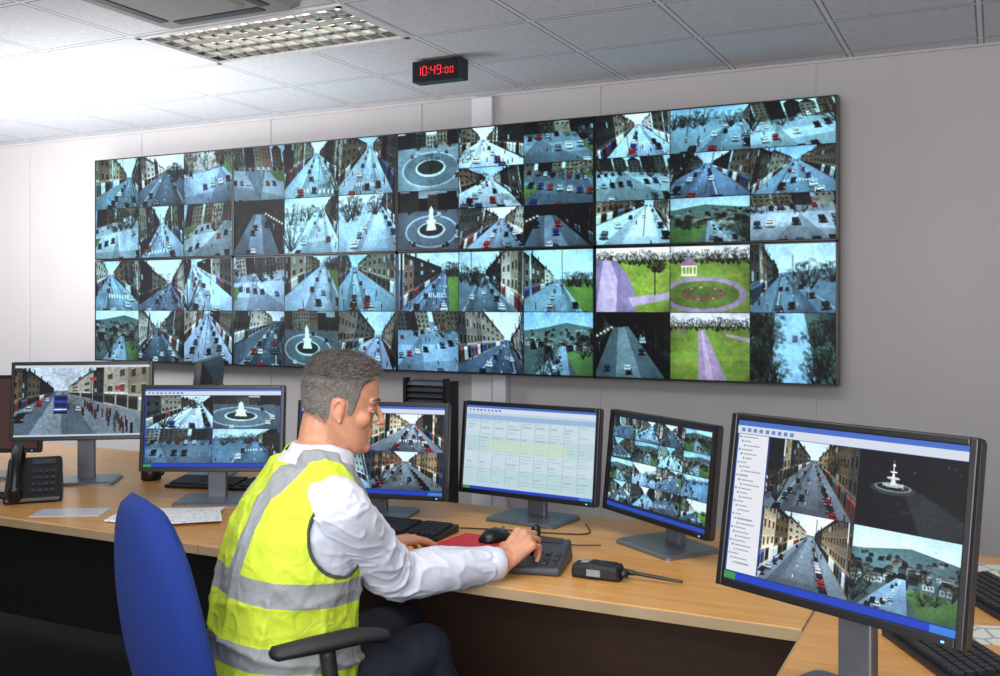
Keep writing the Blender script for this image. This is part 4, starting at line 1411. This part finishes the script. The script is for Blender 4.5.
for (z, r_, th) in ((-.045, .062, 0), (.022, .0590, 0), (.027, .0615, 0), (.022, .0655, 0), (-.024, .082, 0)):
    ring = []
    for i in range(NC):
        t = math.radians(-90) + math.radians(-158 + 316 * i / (NC - 1))
        fr = max(0, math.sin(t))
        lean = .010
        pt = .018 * max(0, fr) ** 3 if z == -.024 else 0
        ring.append(neck + Vector((r_ * math.cos(t), r_ * math.sin(t) * 1.05 + lean + z * .25, z - .026 * fr - pt)))
    rings.append(ring)
vs = [p for r in rings for p in r]
fs = []
for i in range(len(rings) - 1):
    for j in range(NC - 1):
        fs.append((i * NC + j, i * NC + j + 1, (i + 1) * NC + j + 1, (i + 1) * NC + j))
me = bpy.data.meshes.new('shirt_collar'); me.from_pydata(vs, [], fs)
co = make('shirt_collar', me, M['shirt'], person, smooth=True)
so = co.modifiers.new('solid', 'SOLIDIFY'); so.thickness = .002

# hi-vis vest
AHc = Vector((abs(SHr.x) + .012, SHr.y + .018, SHr.z - .050))
AHR = .086
def vest_mat():
    m = bpy.data.materials.new('high_visibility_vest')
    m.use_nodes = True
    nt = m.node_tree
    b = nt.nodes['Principled BSDF']
    tc = nt.nodes.new('ShaderNodeTexCoord')
    sp = nt.nodes.new('ShaderNodeSeparateXYZ')
    nt.links.new(tc.outputs['Object'], sp.inputs[0])
    X, Y, Z = sp.outputs
    def band(v, c, hw):
        t = math_node(nt, 'SUBTRACT', v, c)
        t = math_node(nt, 'ABSOLUTE', t)
        return math_node(nt, 'LESS_THAN', t, hw)
    zt = math_node(nt, 'ADD', Z, math_node(nt, 'MULTIPLY', Y, 0.10))
    b1 = band(zt, .818, .026)
    b2 = band(zt, .680, .026)
    ax = math_node(nt, 'ABSOLUTE', X)
    zz = math_node(nt, 'SUBTRACT', .98, Z)
    axs = math_node(nt, 'SUBTRACT', ax, math_node(nt, 'MULTIPLY', math_node(nt, 'MULTIPLY', zz, zz), -1.2))
    b3 = band(axs, .106, .026)
    up = math_node(nt, 'GREATER_THAN', zt, .83)
    b3 = math_node(nt, 'MULTIPLY', b3, up)
    s = math_node(nt, 'MAXIMUM', math_node(nt, 'MAXIMUM', b1, b2), b3)
    mx = nt.nodes.new('ShaderNodeMix'); mx.data_type = 'RGBA'
    nt.links.new(s, mx.inputs['Factor'])
    nz = nt.nodes.new('ShaderNodeTexNoise'); nz.inputs['Scale'].default_value = 12
    nt.links.new(tc.outputs['Object'], nz.inputs['Vector'])
    rp = nt.nodes.new('ShaderNodeValToRGB')
    rp.color_ramp.elements[0].color = S(186, 206, 48); rp.color_ramp.elements[1].color = S(202, 220, 70)
    nt.links.new(nz.outputs['Fac'], rp.inputs['Fac'])
    nt.links.new(rp.outputs['Color'], mx.inputs[6])
    mx.inputs[7].default_value = S(140, 144, 146)
    vm = nt.nodes.new('ShaderNodeVectorMath'); vm.operation = 'DISTANCE'
    cb = nt.nodes.new('ShaderNodeCombineXYZ')
    nt.links.new(ax, cb.inputs[0]); nt.links.new(Y, cb.inputs[1]); nt.links.new(Z, cb.inputs[2])
    nt.links.new(cb.outputs[0], vm.inputs[0])
    vm.inputs[1].default_value = tuple(AHc)
    pip = band(vm.outputs['Value'], AHR + .003, .005)
    m2 = nt.nodes.new('ShaderNodeMix'); m2.data_type = 'RGBA'
    nt.links.new(pip, m2.inputs['Factor'])
    nt.links.new(mx.outputs[2], m2.inputs[6])
    m2.inputs[7].default_value = S(72, 80, 72)
    nt.links.new(m2.outputs[2], b.inputs['Base Color'])
    b.inputs['Roughness'].default_value = .7
    b.inputs['Specular IOR Level'].default_value = .25
    n2 = nt.nodes.new('ShaderNodeTexNoise'); n2.inputs['Scale'].default_value = 350
    nt.links.new(tc.outputs['Object'], n2.inputs['Vector'])
    n3 = nt.nodes.new('ShaderNodeTexNoise'); n3.inputs['Scale'].default_value = 22; n3.inputs['Detail'].default_value = 3; n3.inputs['Distortion'].default_value = 1.2
    nt.links.new(tc.outputs['Object'], n3.inputs['Vector'])
    bp = nt.nodes.new('ShaderNodeBump'); bp.inputs['Strength'].default_value = .25; bp.inputs['Distance'].default_value = .001
    nt.links.new(n2.outputs['Fac'], bp.inputs['Height'])
    bp2 = nt.nodes.new('ShaderNodeBump'); bp2.inputs['Strength'].default_value = .45; bp2.inputs['Distance'].default_value = .012
    nt.links.new(n3.outputs['Fac'], bp2.inputs['Height']); nt.links.new(bp.outputs['Normal'], bp2.inputs['Normal'])
    nt.links.new(bp2.outputs['Normal'], b.inputs['Normal'])
    return m
mb = MB()
torso(mb, .016, .48, 1.06)
for s_ in (-1, 1):
    mb.cap(neck + Vector((s_ * .13, -.005, -.072)), neck + Vector((s_ * .045, -.01, -.020)), .050, .050)
    mb.ell(Vector((s_ * .135, neck.y - .02, .935)), (.062, .092, .088))
def vest_keep(p):
    if p.z < .52: return False
    if (Vector((abs(p.x), p.y, p.z)) - AHc).length < AHR: return False
    d = p - neck
    if d.z > -.06 and d.xy.length < .074: return False
    if d.y > .03 and abs(d.x) < .012 + max(0, (d.z + .25)) * .28: return False
    return True
def vest_disp(p):
    n = noise.noise(Vector((p.x * 6, p.y * 6, p.z * 5)))
    w_ = max(0, min(1, (.90 - p.z) / .25))
    r1 = ridge(p, 4, 4, 15, 2.0); r2 = ridge(p, 10, 10, 5, 9.0); r3 = ridge(p, 24, 24, 16, 5.0)
    return .006 * n + .012 * w_ * r1 + .007 * r2 + .003 * r3 + .003 * w_
blob('high_visibility_vest', mb, .0045, 6, vest_mat(), person, keep=vest_keep, disp=vest_disp, solid=.002)

# ---------------------------------------------------------------- office chair
CA = math.radians(63)
CX, CY = -1.435, 1.775
ch = thing('office_chair', 'blue fabric office chair with black armrests, occupied', 'chair', (CX, CY, 0), CA - math.pi / 2)
mb = MB()
mb.loft([rrect(0, .02, .20, .20, .08, .375), rrect(0, .02, .235, .235, .09, .39), rrect(0, .02, .24, .24, .09, .43), rrect(0, .02, .22, .22, .08, .452)])
make('seat', mb, M['blue'], ch, smooth=False, bevel=.006)
def back_pt(u, v, off):
    hw = .225 * (1 - .42 * max(0, (v - .4) / .6) ** 1.8) * (.9 + .1 * min(1, v * 4))
    z = .48 + .55 * v - .055 * abs(u) ** 3 * max(0, v - .5) * 2
    x = hw * u
    y = -.225 - .080 * v ** 1.3 + .05 * abs(u) ** 2 * (hw / .225) + off - .03 * math.sin(v * math.pi)
    return Vector((x, y, z))
nu, nv = 24, 30
vs = []; fs = []
def edge_off(u, v):
    k = max(0, 1 - (abs(u) ** 5 + abs(2 * v - 1) ** 7))
    return .034 * (k ** .45)
for side in (1, -1):
    for j in range(nv + 1):
        for i in range(nu + 1):
            u = -1 + 2 * i / nu; v = j / nv
            vs.append(back_pt(u, v, side * edge_off(u, v)))
N = (nu + 1) * (nv + 1)
for j in range(nv):
    for i in range(nu):
        a = j * (nu + 1) + i
        fs.append((a, a + 1, a + nu + 2, a + nu + 1))
        fs.append((N + a, N + a + nu + 1, N + a + nu + 2, N + a + 1))
mb = MB(); mb.add(vs, fs)
me = mb.mesh('backrest')
bm = bmesh.new(); bm.from_mesh(me); bmesh.ops.remove_doubles(bm, verts=bm.verts, dist=.0005); bmesh.ops.recalc_face_normals(bm, faces=bm.faces); bm.to_mesh(me); bm.free()
bk = make('backrest', me, M['blue'], ch, smooth=True)
make('back_support', MB().tube(spline([(0, -.02, .36), (0, -.18, .355), (0, -.30, .40), (0, -.31, .50), (0, -.305, .56)], 6), .02, 10), M['black'], ch, smooth=True)
for s_ in (1, -1):
    mb = MB()
    rings = []
    y0_ = .0 if s_ > 0 else .08
    for (yv, w_, h_, dx) in ((-.13, .012, .008, 0), (-.12, .026, .014, 0), (-.03, .032, .016, .0), (.06, .034, .016, 0), (.12, .028, .014, -.004), (.135, .012, .008, -.006)):
        rings.append([Vector((s_ * (.265 + dx) + w_ * math.cos(t), y0_ + yv, .74 + h_ * math.sin(t) - (.012 if yv > .1 else 0) - (.065 if s_ < 0 else 0))) for t in [2 * math.pi * i / 16 for i in range(16)]])
    ar = make('armrest', mb.loft(rings), M['blackmatte'], ch, smooth=True)
    zt_ = .727 if s_ > 0 else .662
    make('armrest_bracket', MB().tube(spline([(s_ * .265, -.01 + y0_, zt_), (s_ * .275, .0, .60), (s_ * .265, .01, .45), (s_ * .21, .01, .375), (s_ * .12, .01, .372)], 6), .017, 10), M['blackmatte'], ar, smooth=True)
make('gas_column', MB().cyl((0, 0, .09), (0, 0, .25), .03).cyl((0, 0, .25), (0, 0, .37), .02).bx(-.09, .09, -.09, .1, .355, .377), M['black'], ch)
mb = MB()
for k in range(5):
    a = 2 * math.pi * k / 5 + .5
    d = Vector((math.cos(a), math.sin(a), 0))
    mb.cap(Vector((0, 0, .10)), d * .30 + Vector((0, 0, .075)), .03, .016, 12)
make('star_base', mb, M['black'], ch, smooth=True)
for k in range(5):
    a = 2 * math.pi * k / 5 + .5
    d = Vector((math.cos(a), math.sin(a), 0)); s__ = Vector((-d.y, d.x, 0))
    c = d * .30 + Vector((0, 0, .028))
    make('caster', MB().cyl(c - s__ * .024, c - s__ * .006, .028).cyl(c + s__ * .006, c + s__ * .024, .028).cyl(c, c + Vector((0, 0, .05)), .007), M['black'], ch)

# ---------------------------------------------------------------- lights
def area(name, loc, target, sx, sy, power, col=(1, 1, 1)):
    ld = bpy.data.lights.new(name, 'AREA')
    ld.shape = 'RECTANGLE'; ld.size = sx; ld.size_y = sy; ld.energy = power; ld.color = col
    o = bpy.data.objects.new(name, ld)
    o.location = loc
    o.rotation_euler = (Vector(target) - Vector(loc)).to_track_quat('-Z', 'Y').to_euler()
    COL.objects.link(o)
    return o
area('light_desk', (-1.0, 1.7, 2.58), (-1.2, 2.4, .8), 2.0, 0.8, 38, (1, .97, .92))
area('light_front', (0.9, 0.2, 2.45), (-1.2, 2.6, .9), 0.9, 0.7, 11, (.96, .98, 1))
area('fill_bounce_up', (-0.6, -0.2, 1.5), (-0.8, 3.6, 2.9), 2.2, 1.0, 74, (.98, .99, 1))  # added upward fill imitating bounced light on the ceiling, no fixture here
area('fill_left_up', (-4.6, 3.7, 1.5), (-4.6, 4.1, 2.6), 2.6, 1.2, 42, (.99, 1, 1))  # added uplight to whiten the left ceiling, not a room fixture
area('light_left_wall', (-5.8, 2.6, 2.45), (-6.5, 5.0, 1.2), 1.8, 1.2, 105, (.99, 1, 1))
w = bpy.data.worlds.new('world'); scene.world = w
w.use_nodes = True
w.node_tree.nodes['Background'].inputs[0].default_value = (.88, .91, 1.0, 1)
w.node_tree.nodes['Background'].inputs[1].default_value = .36

# ---------------------------------------------------------------- camera
cd = bpy.data.cameras.new('camera')
cd.sensor_width = 36; cd.lens = 36
cd.shift_y = -0.034
cam = bpy.data.objects.new('camera', cd)
cam.location = (0, 0, 1.42)
cam.rotation_euler = (math.radians(90), 0, math.radians(26.36))
COL.objects.link(cam)
scene.camera = cam
